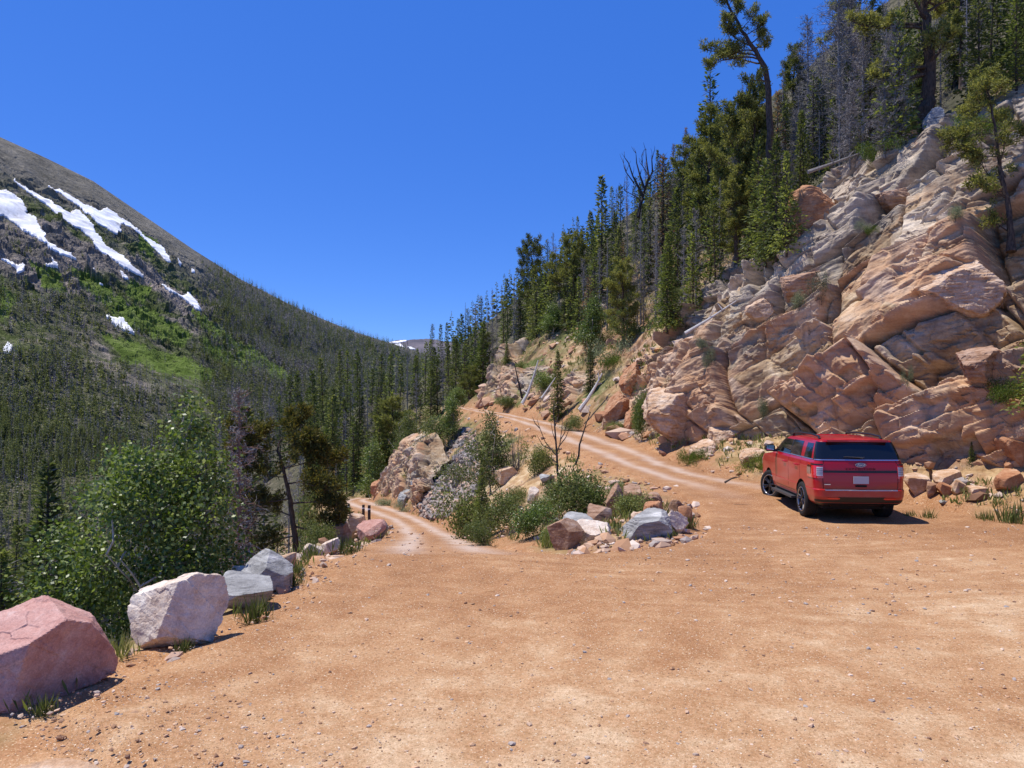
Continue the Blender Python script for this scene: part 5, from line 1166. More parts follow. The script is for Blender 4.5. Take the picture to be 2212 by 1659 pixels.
shrub(AS[1], 3.0, 1058, 1040, 893, 108, 'aspen_tree', 'dark dense aspen bush in the middle of the island bank', 'broadleaf tree', 35)
shrub(AS[0], 2.6, 1283, 765, 638, 75, 'aspen_tree', 'pale grey green aspen on the slope above the upper road', 'broadleaf tree')
shrub(AS[0], 2.6, 1195, 720, 655, 60, 'aspen_tree', 'light green aspen low in the skyline gap', 'broadleaf tree')
shrub(AS[0], 2.6, 990, 880, 836, 55, 'aspen_tree', 'small aspen leaning over the road crest', 'broadleaf tree', 66)
shrub(AS[1], 3.0, 880, 960, 890, 70, 'aspen_tree', 'leafy aspen behind the lower bank outcrop', 'broadleaf tree', 68)
for i, (tt, xb, yb, yt, w_, lab, D) in enumerate([(0, 1000, 1158, 1045, 110, 'tall leafy shrub at the left foot of the island bank', 24.5), (1, 1085, 1172, 1062, 110, 'broad green shrub in front of the pale tan block', 21.), (2, 1140, 1180, 1085, 100, 'fresh green shrub left of the angular brown boulder', 18.6), (0, 1245, 1125, 1000, 130, 'leafy shrub round the charred sapling', 19.8), (1, 1170, 1150, 1070, 90, 'dark shrub below the charred sapling', 20.5), (2, 1290, 1095, 1040, 70, 'low shrub left of the tilted brown slab', 20.), (0, 1370, 1108, 1058, 88, 'green shrub filling the hollow behind the blue grey boulder', 18.3), (1, 1205, 1095, 1035, 60, 'small shrub beside the leafy sapling shrub', 24), (0, 1155, 1015, 950, 60, 'olive shrub on the bank under the upper road', 32), (1, 1110, 1100, 1050, 60, 'green shrub on the island bank right of the pale block', 26), (2, 1330, 1070, 1035, 40, 'little shrub topping the crown of the wedge', 20.5), (1, 1035, 1190, 1120, 80, 'weedy shrub by the lower road edge of the wedge', 19.5), (2, 1190, 1185, 1130, 60, 'yellow flecked shrub touching the angular boulder', 17.2)]):
    shrub(BL[tt], [2.6, 2.8, 2.2][tt], xb, yb, yt, w_, 'shrub', lab, 'shrub', D, 'shrubs on the wedge between the roads')
for i, (tt, tw, xb, yb, yt, w_, lab, D) in enumerate([(JU[0], 2.6, 1498, 1003, 968, 52, 'bright green juniper at the roadside left of the car', None), (JU[0], 2.6, 1640, 1022, 976, 66, 'bright juniper beside the front of the car', None), (JU[0], 2.6, 1912, 345, 296, 84, 'bright juniper mat at the cliff top left of the old pine', None), (JU[0], 2.6, 2100, 300, 240, 90, 'juniper mat right of the old pine roots', None), (JU[0], 2.6, 893, 1032, 1008, 40, 'juniper cushion on the outcrop above the lower road', None), (SG[0], 1.5, 1722, 664, 624, 40, 'round sage bush on the cliff below the flat block', None), (SG[1], 1.8, 1778, 655, 588, 42, 'taller sage bush right of the round one on the cliff', None), (SG[0], 1.5, 1510, 760, 725, 32, 'sage tuft on the left shoulder of the cliff', None), (SG[1], 1.8, 1522, 795, 745, 26, 'sage tuft hanging below the left shoulder', None), (SG[0], 1.5, 1642, 900, 855, 28, 'sage bush low on the cliff left of the car roof', None), (SG[1], 1.8, 1722, 895, 850, 36, 'sage bush low on the cliff above the car', None), (BL[2], 2.2, 1385, 955, 840, 44, 'fresh green shrub column in the gully left of the cliff', None), (SG[0], 1.5, 1360, 850, 800, 40, 'sage bush in the red rocks above the road', None), (BL[1], 2.8, 1240, 935, 895, 60, 'green shrub at the inner edge of the upper road', None), (BL[0], 2.6, 1330, 940, 905, 50, 'shrub at the roadside below the red rocks', None), (SG[1], 1.8, 1955, 830, 790, 26, 'sage tuft in a crack above the car tailgate', None), (SG[0], 1.5, 2060, 470, 440, 40, 'grey tuft near the young pine', None), (SG[1], 1.8, 1865, 505, 475, 30, 'grey green tuft high in the middle of the cliff', None), (JU[0], 2.6, 1880, 500, 485, 26, 'green cushion high in the middle of the cliff', None), (JU[0], 2.6, 2170, 870, 815, 80, 'low bright fir boughs on the cliff at the right edge', None), (BL[2], 2.2, 1180, 850, 800, 50, 'green shrub beside the leaning white log', None), (BL[0], 2.6, 1100, 880, 850, 50, 'shrub at the outcrop foot beside the road', None), (BL[1], 2.8, 660, 1110, 1060, 70, 'dark shrub left of the lower road bend', 40), (BL[0], 2.6, 690, 1175, 1120, 70, 'dark shrub under the gnarled pine', 20), (SG[0], 1.5, 830, 1095, 1075, 60, 'sage clump along the lower road', None), (SG[1], 1.8, 870, 1108, 1082, 50, 'grey green weeds beneath the outcrop', None), (BL[2], 2.2, 745, 1110, 1085, 40, 'small green shrub behind the marker posts', 45)]):
    nm = 'juniper' if tt is JU[0] else ('sagebrush' if tt in SG else 'shrub')
    shrub(tt, tw, xb, yb, yt, w_, nm, lab, {'juniper': 'juniper', 'sagebrush': 'sage bush', 'shrub': 'shrub'}[nm], D, 'shrubs along the upper road and cliff')
# many low shrubs on the slope above the upper road that nothing tells apart
gs = np.random.default_rng(535)
for i in range(64):
    D = gs.uniform(40, 78); X_ = float(UR(D)) + gs.uniform(2.5, 20); u_ = 512 + F * X_ / D
    if not 440 < u_ < 700: continue
    tt = [BL[0], BL[1], BL[2], SG[1], JU[0]][gs.choice(5, p=[.25, .25, .15, .2, .15])]; h = gs.uniform(.6, 1.7)
    plant(tt, X_, D, float(terr(X_, D, False)) - .1, h, 'slope_shrub', 'low green shrub scattered over the slope above the upper road', 'shrub', 'shrubs scattered above the upper road')
# grass
def tuft(name, h, n, spread, seed, mat):
    q = np.random.default_rng(seed); C = np.c_[q.normal(0, spread, (n, 2)), np.zeros(n) - .02]; D_ = np.c_[q.normal(0, .28, (n, 2)), np.ones(n)]
    return blade_mesh(name, [blades(C, D_, h * q.uniform(.5, 1.1, n), h * .045, q)], mat)
TU = [tuft('grass_a', .35, 90, .07, 531, M_GRS), tuft('grass_b', .4, 60, .09, 532, M_GRS), tuft('grass_c', .3, 120, .1, 533, M_GRS)]
for i, (x, y, s, D, lab) in enumerate([(545, 1322, 1.25, 9.9, 'wiry green tuft in front of the flat grey boulder'), (262, 1392, .9, 8.6, 'dry grass tuft between the pink and white boulders'), (630, 1255, 1.0, 11.9, 'grass tuft right of the pointed grey boulder'), (640, 1245, .8, 12.6, 'thin grass tuft behind the pointed grey boulder'), (675, 1212, 1.2, 15., 'tall grass in front of the white boulder at the road mouth'), (752, 1190, 1.6, 16.5, 'bright green grass patch beside the cream boulder'), (395, 1385, .6, 8.75, 'sparse dry stalks against the white boulder'), (2005, 1090, 1.0, 18.2, 'grass tuft right of the car rear wheel'), (2130, 1100, 1.3, 18.0, 'grass tuft in the rubble by the right edge'), (2185, 1110, 1.9, 17.6, 'tall pale grass at the right edge'), (1490, 1130, 1., 17., 'dry grass beside the red boulder'), (1965, 1085, .9, 18.6, 'small grass tuft near the layered block'), (90, 1545, .7, 7.0, 'few grass blades under the pink boulder'), (1180, 1180, 1.1, 16.6, 'grass beside the angular brown boulder')]):
    X_ = px(x, D); e = link('grass_tuft', TU[i % 3], None, (X_, D, float(terr(X_, D)))); e.scale = (s,) * 3; tag(e, lab, 'grass tuft', 'grass tufts round the lot')
g = np.random.default_rng(540); V = []
def grassband(n, umin, umax, dmin, dmax, ok, h):
    u = g.uniform(umin, umax, n); D = np.exp(g.uniform(np.log(dmin), np.log(dmax), n)); X = (u - 512) / F * D; k = ok(X, D); X, D = X[k], D[k]; Z = terr(X, D)
    C = np.c_[X, D, Z]; m = 7; C = np.repeat(C, m, 0) + g.normal(0, .09, (len(C) * m, 3)) * [1, 1, 0]
    V.append(blades(C, np.c_[g.normal(0, .35, (len(C), 2)), np.ones(len(C))], h * g.uniform(.5, 1.2, len(C)), .022 + .0006 * C[:, 1], g))
nz = lambda X, D, s: fbm(X * .35, D * .35, seed=s, oct=3)
grassband(2600, 430, 790, 20, 62, lambda X, D: (X > UR(D) + .3) & (X < UR(D) + 2.4) & (nz(X, D, 541) > -.05), .28)
grassband(2600, 380, 720, 14.5, 60, lambda X, D: (X > LR(D) + .4) & (X < UL(D) - .3) & (nz(X, D, 542) > 0), .25)
grassband(1200, 300, 440, 25, 72, lambda X, D: (X > LR(D) - .1) & (X < LR(D) + 1.4), .3)
grassband(1300, -20, 400, 7, 60, lambda X, D: (X < LL(D) - .1) & (X > LL(D) - 2.5) & (nz(X, D, 543) > -.1), .26)
grassband(700, 900, 1060, 15, 20, lambda X, D: (X > UR(D) + .2) & (X < UR(D) + 2) & (nz(X, D, 544) > 0), .2)
grassband(5200, 440, 780, 36, 90, lambda X, D: (X > UR(D) + 2) & (X < UR(D) + 24) & (nz(X, D, 545) > -.1), .4)
tag(link('grass', blade_mesh('grass', V, M_GRS)), 'thin grass and weeds on the banks and verges', kind='stuff')
# bare charred saplings on the island
def stick(name, D, pts, r0, twigs, mat, lab, cat, seed, thick=True):
    q = np.random.default_rng(seed); P = np.array(at_D(pts, D)); P[:, 1] += q.normal(0, .03, len(P)); mb = MB(); mb.tube(P, np.linspace(r0, r0 * .3, len(P)), 7)
    for tp in twigs:
        W = np.array([((x - pts[0][0]) * K / F * D, q.normal(0, .08), -(y - pts[0][1]) * K / F * D) for x, y in tp]); mb.tube(W, np.linspace(r0 * .4, r0 * .12, len(W)), 4)
    return tag(link(name, mb.me(name, mat), None, (px(pts[0][0], D), D, pz(pts[0][1], D))), lab, cat)
stick('dead_sapling', 20.4, [(1216, 1068), (1212, 1045), (1204, 1020), (1203, 980), (1200, 945), (1197, 905), (1195, 880)], .042, [[(1203, 985), (1190, 970), (1178, 955), (1166, 925), (1160, 905)], [(1203, 980), (1210, 960), (1213, 930), (1216, 905)], [(1201, 955), (1194, 935), (1190, 912)], [(1207, 965), (1222, 945), (1230, 925)], [(1190, 970), (1172, 962), (1160, 940)], [(1199, 920), (1206, 900), (1208, 885)], [(1203, 1000), (1190, 990), (1180, 985)], [(1211, 950), (1220, 935), (1226, 905)], [(1166, 925), (1156, 915), (1150, 900)]], M_BLK, 'charred bare sapling with forked twigs on the wedge', 'dead sapling', 551)
stick('dead_sapling', 21.5, [(1243, 1004), (1250, 985), (1252, 960), (1258, 940), (1266, 915), (1276, 890)], .034, [[(1252, 960), (1256, 952), (1262, 950)], [(1262, 928), (1270, 918), (1279, 915)], [(1270, 905), (1274, 892), (1270, 882)]], M_BLK, 'charred leaning stick right of the forked sapling', 'dead sapling', 552)
stick('log', 47., [(1128, 872), (1140, 850), (1152, 815), (1163, 778)], .11, [[(1140, 850), (1128, 842)], [(1152, 815), (1160, 806)]], M_WHT, 'bleached log leaning upright against the slope above the road', 'log', 553)
stick('log', 43., [(1252, 886), (1270, 862), (1288, 832), (1301, 806)], .13, [[(1290, 830), (1300, 828)], [(1294, 822), (1292, 805)]], M_WHT, 'thick bleached log lying down the bank above the road', 'log', 554)
stick('log', 55., [(1128, 860), (1120, 825), (1112, 790)], .09, [[(1120, 825), (1112, 815)]], M_BLK, 'dark leaning snag beside the bleached log', 'log', 555)
stick('log', 45., [(1170, 860), (1185, 838), (1200, 815)], .07, [], M_WHT, 'short pale stick fallen among the slope grass', 'log', 556)
stick('log', 30., [(1480, 720), (1530, 690), (1590, 650)], .07, [[(1530, 690), (1540, 670)], [(1560, 670), (1550, 655)]], M_WHT, 'bleached fallen trunk on the left shoulder of the cliff', 'log', 557)
stick('log', 33., [(1745, 372), (1800, 352), (1860, 330)], .09, [[(1800, 352), (1790, 335)], [(1830, 342), (1845, 325)]], M_DED, 'grey fallen trunk along the cliff top', 'log', 558)
stick('log', 20.5, [(1565, 1042), (1580, 1034), (1600, 1030)], .03, [[(1580, 1034), (1588, 1028)]], M_BLK, 'dark stick on the verge left of the car', 'log', 559)
# grey dead brush
for (xb, yb, yt, w_, D, lab) in [(990, 985, 915, 60, 42, 'grey leafless brush above the retaining wall'), (1110, 975, 905, 60, 36, 'grey leafless brush at the upper road shoulder'), (1060, 1130, 1100, 50, 24, 'dry twiggy brush by the lower road')]:
    q = np.random.default_rng(int(xb)); mb = MB()
    for k in range(70): mb.tube(branch([q.normal(0, .25), q.normal(0, .25), -.05], [q.normal(0, .6), q.normal(0, .6), 1], q.uniform(.5, 1.1), q, 4, .1, .3), [.012, .01, .008, .006, .004], 3, False)
    X_ = px(xb, D); zg = float(terr(X_, D, False)); s = max(.4, (pz(yt, D) - zg)); e = link('dead_brush', mb.me('dead_brush', M_DTW), None, (X_, D, zg)); e.scale = (w_ * K / F * D / 1.5, w_ * K / F * D / 1.5, s); tag(e, lab, 'dead brush')
# marker posts by the lower road
m_post = plain('post brown', (.06, .04, .03), .6); m_cap = plain('post band', (.75, .72, .66), .5)
for x, y0_, y1_, D, lab in [(753.5, 1089, 1105, 50, 'leftmost brown marker post by the lower road'), (785, 1091, 1109, 46, 'middle brown marker post by the lower road'), (797.5, 1092, 1112, 44, 'rightmost brown marker post by the lower road')]:
    X_ = px(x, D); zg = float(terr(X_, D, False)); zt = pz(y0_, D); zg = min(zg, pz(y1_, D)); h = zt - zg; r_ = .085
    e = empty('marker_post', (X_, D, zg), 0, lab, 'marker post', 'marker posts along the lower road')
    a = MB(); a.tube([(0, 0, -.3), (0, 0, h * .72)], [r_, r_], 12); child('post', a.me('post', m_post), e)
    a = MB(); a.tube([(0, 0, h * .72), (0, 0, h * .82)], [r_ * 1.02, r_ * 1.02], 12); child('reflective_band', a.me('band', m_cap), e)
    a = MB(); a.tube([(0, 0, h * .82), (0, 0, h), (0, 0, h + .02)], [r_, r_, r_ * .8], 12); child('cap', a.me('cap', m_post), e)
# ================================================================ the red car: +Y forward, origin on the ground under the rear axle
m_red = plain('red paint', (.37, .003, .009), .34, .25, 0., .6); m_red.node_tree.nodes['Principled BSDF'].inputs['Coat Roughness'].default_value = .04
m_blk = plain('black trim', (.012, .012, .013), .4, .4); m_gls = plain('tinted glass', (.006, .007, .009), .04, .6)
m_tyr = plain('tyre rubber', (.022, .021, .02), .85, .2); m_rim = plain('dark alloy', (.06, .06, .065), .3, .5, .8); m_mac = plain('machined alloy', (.42, .42, .43), .28, .5, .9)
m_chr = plain('satin chrome', (.58, .58, .60), .25, .5, .9); m_lens = plain('red lens', (.62, .01, .012), .12, .6, 0, 1.); m_wlens = plain('clear lens', (.50, .48, .47), .12, .6, 0, 1.)
m_dlens = plain('dark red lens', (.10, .004, .005), .12, .6, 0, 1.); m_plt = plain('blank plate', (.46, .45, .47), .5); m_blue = plain('badge blue', (.008, .04, .15), .25, .5, .2, 1.); m_und = plain('underbody', (.012, .011, .01), .9); m_dk = plain('grey plastic', (.05, .05, .052), .5)
nt_ = m_red.node_tree; T = NT(nt_); sxyz = T.n('ShaderNodeSeparateXYZ'); T.L(T.objc(), sxyz.inputs[0])
dust = T.math('MULTIPLY', T.mr(sxyz.outputs[2], .95, .42), T.mr(T.noise(T.objc(), 2.5, 6, .65), .3, .75))
T.L(T.mix(T.math('MULTIPLY', dust, .4), (.37, .003, .009), (.42, .24, .13)), nt_.nodes['Principled BSDF'].inputs['Base Color'])
Zs = np.array([.40, .46, .60, .755, .775, .95, 1.10, 1.25, 1.36, 1.40, 1.44, 1.55, 1.68, 1.80, 1.86, 1.90, 1.925])
Ws = np.array([.90, .965, 1.0, 1.012, 1.005, 1.012, 1.017, 1.012, .992, .972, .957, .932, .897, .857, .825, .74, .56])
Yr = np.array([-1.00, -1.09, -1.16, -1.155, -1.09, -1.085, -1.075, -1.06, -1.045, -1.035, -1.02, -.965, -.90, -.835, -.82, -.72, -.45])
Yf = np.array([3.98, 4.08, 4.15, 4.18, 4.18, 4.2, 4.18, 4.02, 3.02, 2.95, 2.88, 2.62, 2.33, 2.03, 1.84, 1.5, 1.0])
Rc = np.array([.16, .18, .2, .2, .17, .17, .17, .17, .17, .16, .15, .14, .14, .14, .16, .18, .2])
NRr, NC, NS, NFc, NF = 8, 8, 44, 8, 6
def sl(z, arr): return np.interp(z, Zs, arr)
def taper(y): return 1 - .035 * np.clip((y - 2.2) / 2., 0, 1) ** 2 - .012 * np.clip((-.3 - y) / .8, 0, 1) ** 2
def outline(z):
    w, yr, yf, r = sl(z, Ws), sl(z, Yr), sl(z, Yf), sl(z, Rc); rf = min(.5, .35 * w)
    pts = []
    for i in range(NRr): pts.append(((w - r) * i / NRr, yr + .035 * (i / NRr) ** 2))
    for i in range(NC): a = math.pi / 2 * i / NC; pts.append((w - r + r * math.sin(a), yr + .035 + r * (1 - math.cos(a))))
    for i in range(NS): pts.append((w, yr + .035 + r + (yf - rf - yr - .035 - r) * i / NS))
    for i in range(NFc): a = math.pi / 2 * i / NFc; pts.append((w - rf + rf * math.cos(a), yf - rf + rf * math.sin(a)))
    for i in range(NF + 1): pts.append(((w - rf) * (1 - i / NF), yf))
    P = np.array(pts); P[:, 0] *= taper(P[:, 1]); return P
zz_ = np.unique(np.r_[Zs, np.linspace(.4, 1.9, 60)])
H = np.array([outline(z) for z in zz_]); n = H.shape[1]
full = np.concatenate([H, (H * [-1, 1])[:, -2:0:-1]], 1); m = full.shape[1]
dome = lambda x, y, z: z + np.where(z > 1.86, .022 * (1 - (x / .6) ** 2) - .02 * ((y - .6) / 1.4) ** 2, 0)
V = np.concatenate([full, np.repeat(zz_[:, None, None], m, 1)], 2).reshape(-1, 3); V[:, 2] = dome(V[:, 0], V[:, 1], V[:, 2])
i = np.arange(len(zz_) * m).reshape(len(zz_), m); j = np.roll(i, -1, 1)
Q = np.stack([i[:-1], j[:-1], j[1:], i[1:]], -1).reshape(-1, 4)
bm = bmesh.new(); vs = [bm.verts.new(v) for v in V]
for q in Q: bm.faces.new([vs[k] for k in q])
# roof and floor caps
def cap(row, zc, flip):
    a = [vs[k] for k in i[row]]; half = m // 2
    for k in range(half - 1):
        f = [a[k], a[k + 1], a[(m - k - 1) % m], a[(m - k) % m]]
        f = list(dict.fromkeys(f))
        if len(f) > 2: bm.faces.new(f if not flip else f[::-1])
    f = [a[half - 1], a[half], a[half + 1]]; bm.faces.new(f if not flip else f[::-1])
cap(len(zz_) - 1, 0, False); cap(0, 0, True)
bmesh.ops.recalc_face_normals(bm, faces=bm.faces)
bme = bpy.data.meshes.new('car_body'); bm.to_mesh(bme); bm.free(); bme.materials.append(m_red); bme.materials.append(m_und)
WB = 3.11; WR = .415
tmp = bpy.data.objects.new('tmp', bme); COL.objects.link(tmp)
cut = MB()
for y in (0, WB):
    for s in (-1, 1):
        th = np.linspace(0, 2 * np.pi, 40, endpoint=False)
        c_ = np.c_[np.cos(th) * .475 + y, np.sin(th) * .475 + .43]
        Vc = np.concatenate([np.c_[np.full(40, s * .62), c_], np.c_[np.full(40, s * 1.3), c_], [[s * .62, y, .43], [s * 1.3, y, .43]]])
        k = np.arange(40); k2 = (k + 1) % 40
        qs = np.stack([k, k2, k2 + 40, k + 40], -1); ts = np.r_[np.stack([k2, k, np.full(40, 80)], -1), np.stack([k + 40, k2 + 40, np.full(40, 81)], -1)]
        if s < 0: qs, ts = qs[:, ::-1], ts[:, ::-1]
        cut.add(Vc, qs, ts)
cme = cut.me('cut', m_und); cob = bpy.data.objects.new('cut', cme); COL.objects.link(cob)
bmc = bmesh.new(); bmc.from_mesh(cme); bmesh.ops.recalc_face_normals(bmc, faces=bmc.faces); bmc.to_mesh(cme); bmc.free()
md = tmp.modifiers.new('b', 'BOOLEAN'); md.object = cob; md.operation = 'DIFFERENCE'; md.solver = 'EXACT'; md.material_mode = 'TRANSFER'
dg = bpy.context.evaluated_depsgraph_get(); body_me = bpy.data.meshes.new_from_object(tmp.evaluated_get(dg)); body_me.name = 'car_body'
bpy.data.objects.remove(tmp); bpy.data.objects.remove(cob)
for p in body_me.polygons: p.use_smooth = True
body_me.set_sharp_from_angle(angle=R(28))
CAR = empty('parked_car', (0, 0, 0), 0, 'red full size family car seen from behind, turning on the gravel below the cliff', 'car')
body = child('body', body_me, CAR)
def sub(name, me, parent, **k): return child(name, me, parent, **k)
def sidepatch(name, ys0, ys1, z0, z1, s, off, mat, parent, nz_=8, ny_=10, smooth=True):
    """panel on the flank: ys0(z), ys1(z) give its ends"""
    zz = np.linspace(z0, z1, nz_); Vp = []
    for z in zz:
        a, b_ = (ys0(z) if callable(ys0) else ys0), (ys1(z) if callable(ys1) else ys1)
        y = np.linspace(a, b_, ny_); Vp.append(np.c_[s * (sl(z, Ws) * taper(y) + off), y, np.full(ny_, z)])
    Vp = np.array(Vp); inn = Vp.copy(); inn[..., 0] -= s * (off + .01)
    f = grid_faces(nz_, ny_); N_ = nz_ * ny_; e = []
    g_ = np.arange(N_).reshape(nz_, ny_); ring = np.r_[g_[0], g_[1:, -1], g_[-1, -2::-1], g_[-2:0:-1, 0]]; r2 = np.roll(ring, -1)
    e = np.stack([ring, r2, r2 + N_, ring + N_], -1)
    return child(name, mesh_np(name, np.vstack([Vp.reshape(-1, 3), inn.reshape(-1, 3)]), np.vstack([f if s < 0 else f[:, ::-1], e]), mat=mat, smooth=False), parent)
def rearpatch(name, i0, i1, z0, z1, off, mat, parent, nz_=8, ni=24, mirror=False, both=False):
    """panel wrapped round the tail; i counts outline points from the centre, negative to the left"""
    if i1 < i0: i0, i1 = i1, i0
    zz = np.linspace(z0, z1, nz_); ii = np.linspace(i0, i1, ni); Vp = []
    for z in zz:
        O = outline(z); a = np.abs(ii); x = np.interp(a, np.arange(n), O[:, 0]) * np.sign(ii + 1e-9); y = np.interp(a, np.arange(n), O[:, 1])
        t = np.gradient(np.c_[x, y], axis=0); t /= np.linalg.norm(t, axis=1)[:, None] + 1e-9; nr = np.c_[t[:, 1], -t[:, 0]]
        Vp.append(np.c_[np.c_[x, y] + nr * off, np.full(ni, z)])
    Vp = np.array(Vp); N_ = nz_ * ni; inn = Vp.copy(); c = inn[..., :2]; inn[..., 1] += .012
    f = grid_faces(nz_, ni); g_ = np.arange(N_).reshape(nz_, ni); ring = np.r_[g_[0], g_[1:, -1], g_[-1, -2::-1], g_[-2:0:-1, 0]]; r2 = np.roll(ring, -1)
    return child(name, mesh_np(name, np.vstack([Vp.reshape(-1, 3), inn.reshape(-1, 3)]), np.vstack([f, np.stack([r2, ring, ring + N_, r2 + N_], -1)]), mat=mat, smooth=False), parent)
CE = NRr + NC          # end of the rear corner
rw = rearpatch('rear_window', -(CE - 1.5), CE - 1.5, 1.455, 1.835, .006, m_gls, CAR, 10, 40)
for s in (-1, 1):
    rearpatch('pillar_trim', s * (CE - 1.4), s * (CE + .8), 1.43, 1.84, .005, m_blk, CAR, 8, 8)
    sidepatch('side_window', lambda z: -.62 + (z - 1.44) * .25, lambda z: -.06 - (z - 1.44) * .05, 1.445, 1.79, s, .005, m_gls, CAR)
    sidepatch('side_window', lambda z: .20 + (z - 1.44) * .12, lambda z: 1.06, 1.445, 1.805, s, .005, m_gls, CAR)
    sidepatch('side_window', lambda z: 1.12, lambda z: 2.52 - (z - 1.44) * 1.75, 1.445, 1.80, s, .005, m_gls, CAR)
    sidepatch('pillar_trim', 1.06, 1.12, 1.445, 1.80, s, .006, m_blk, CAR, 4, 3)
    sidepatch('belt_strip', -.75, 2.6, 1.425, 1.443, s, .010, m_chr if s < 0 else m_chr, CAR, 2, 24)
    for y in (1.10, .10, 2.34): sidepatch('door_seam', y, y + .010, .56, 1.42, s, .0015, m_und, CAR, 12, 2)
    sidepatch('door_seam', .5, 2.3, .555, .565, s, .0015, m_und, CAR, 2, 12)
    sidepatch('rocker_trim', .52, 2.60, .40, .475, s, .012, m_dk, CAR, 3, 12)
    for y in (.30, 1.32):
        h_ = MB(); h_.tube([(s * 1.012, y - .02, 1.22), (s * 1.055, y, 1.225), (s * 1.055, y + .2, 1.225), (s * 1.012, y + .22, 1.22)], [.014, .017, .017, .014], 8)
        child('door_handle', h_.me('door_handle', m_red, True), CAR)
    st = MB(); st.box((s * 1.0, 1.55, .385), (.16, 1.9, .05)); child('running_board', st.me('running_board', m_dk), CAR)
    # mirrors
    mm = MB(); bmm = bmesh.new(); bmesh.ops.create_cube(bmm, size=1); bmesh.ops.scale(bmm, verts=bmm.verts, vec=(.26, .13, .19)); bmesh.ops.bevel(bmm, geom=bmm.edges[:], offset=.035, segments=3, affect='EDGES')
    bmesh.ops.translate(bmm, verts=bmm.verts, vec=(s * 1.17, 2.30, 1.51)); k_ = bmesh.ops.create_cube(bmm, size=1)['verts']; bmesh.ops.scale(bmm, verts=k_, vec=(.16, .07, .07)); bmesh.ops.translate(bmm, verts=k_, vec=(s * 1.0, 2.32, 1.44))
    mme = bpy.data.meshes.new('side_mirror'); bmm.to_mesh(mme); bmm.free(); mme.materials.append(m_blk); mir = child('side_mirror', mme, CAR)
    gm = MB(); gm.box((s * 1.18, 2.232, 1.515), (.19, .006, .13)); sub('mirror_glass', gm.me('mirror_glass', plain('mirror', (.55, .55, .55), .03, .5, 1.)), mir)
    # roof rails
    rl = MB(); rl.tube([(s * .70, -.42, 1.885), (s * .70, -.34, 1.945), (s * .69, .2, 1.975), (s * .68, 1.2, 1.975), (s * .67, 1.75, 1.945), (s * .67, 1.85, 1.88)], [.03, .026, .024, .024, .026, .03], 8)
    child('roof_rail', rl.me('roof_rail', m_blk, True), CAR)
    # lamps at the back
    tl = rearpatch('tail_light', s * (NRr - .15), s * (CE + 3.2), 1.02, 1.345, .014, m_lens, CAR, 10, 20)
    k = KIDS[CAR.name][-1]
    for a, b_, z0, z1, mt, nm in ((NRr - .05, CE - 4.4, 1.075, 1.275, m_wlens, 'reversing_lamp'), (CE + .6, CE + 3.1, 1.10, 1.30, m_dlens, 'dark_lens'), (NRr - .05, CE + 1, 1.315, 1.343, m_blk, 'dark_lens')):
        rearpatch(nm, s * a, s * b_, z0, z1, .022, mt, tl, 5, 10)
    for z in (1.115, 1.155, 1.195, 1.235): rearpatch('lamp_louvre', s * (NRr - .04), s * (CE - 4.5), z, z + .008, .026, m_dk, tl, 2, 8)
    rearpatch('reflector', s * 4.9, s * 7.6, .55, .578, .012, m_lens, CAR, 3, 8)
rearpatch('tailgate_bar', -(NRr - .2), NRr - .2, 1.145, 1.195, .016, m_blk, CAR, 4, 24)
rearpatch('chrome_strip', -(NRr - .1), NRr - .1, .748, .772, .014, m_chr, CAR, 3, 24)
rearpatch('belt_strip', -(CE - .5), CE - .5, 1.425, 1.447, .012, m_chr, CAR, 2, 40)
rearpatch('bumper_valance', -(CE - .5), CE - .5, .402, .53, .008, m_blk, CAR, 4, 40)
rearpatch('bumper_valance', -5.2, 5.2, .53, .60, .010, m_blk, CAR, 3, 24)
for s in (-1, 1):
    rearpatch('tailgate_seam', s * (NRr - .12), s * (NRr + .02), .78, 1.42, .002, m_und, CAR, 14, 3)
hz = MB(); hz.box((0, -1.105, .85), (.24, .03, .045)); child('tailgate_handle', hz.me('tailgate_handle', m_und), CAR)
pl_ = MB(); pl_.box((0, -1.10, .985), (.335, .02, .165)); plate = child('license_plate', pl_.me('license_plate', m_plt), CAR)
em = MB(); em.box((-.74, -1.085, .88), (.14, .02, .018)); child('small_badge', em.me('small_badge', m_chr), CAR)
wp = MB(); wp.tube([(.06, -1.035, 1.475), (-.02, -1.04, 1.495), (-.32, -1.025, 1.515)], [.016, .013, .008], 6); wp.tube([(.10, -1.03, 1.495), (-.36, -1.02, 1.505)], .009, 5); child('rear_wiper', wp.me('rear_wiper', m_dk), CAR)
sp_ = MB(); sp_.box((0, -.79, 1.862), (1.36, .20, .045)); spm = sp_.me('spoiler', m_red); child('spoiler', spm, CAR)
bl = MB(); bl.box((0, -.893, 1.862), (.42, .01, .018)); child('brake_light', bl.me('brake_light', m_lens), CAR)
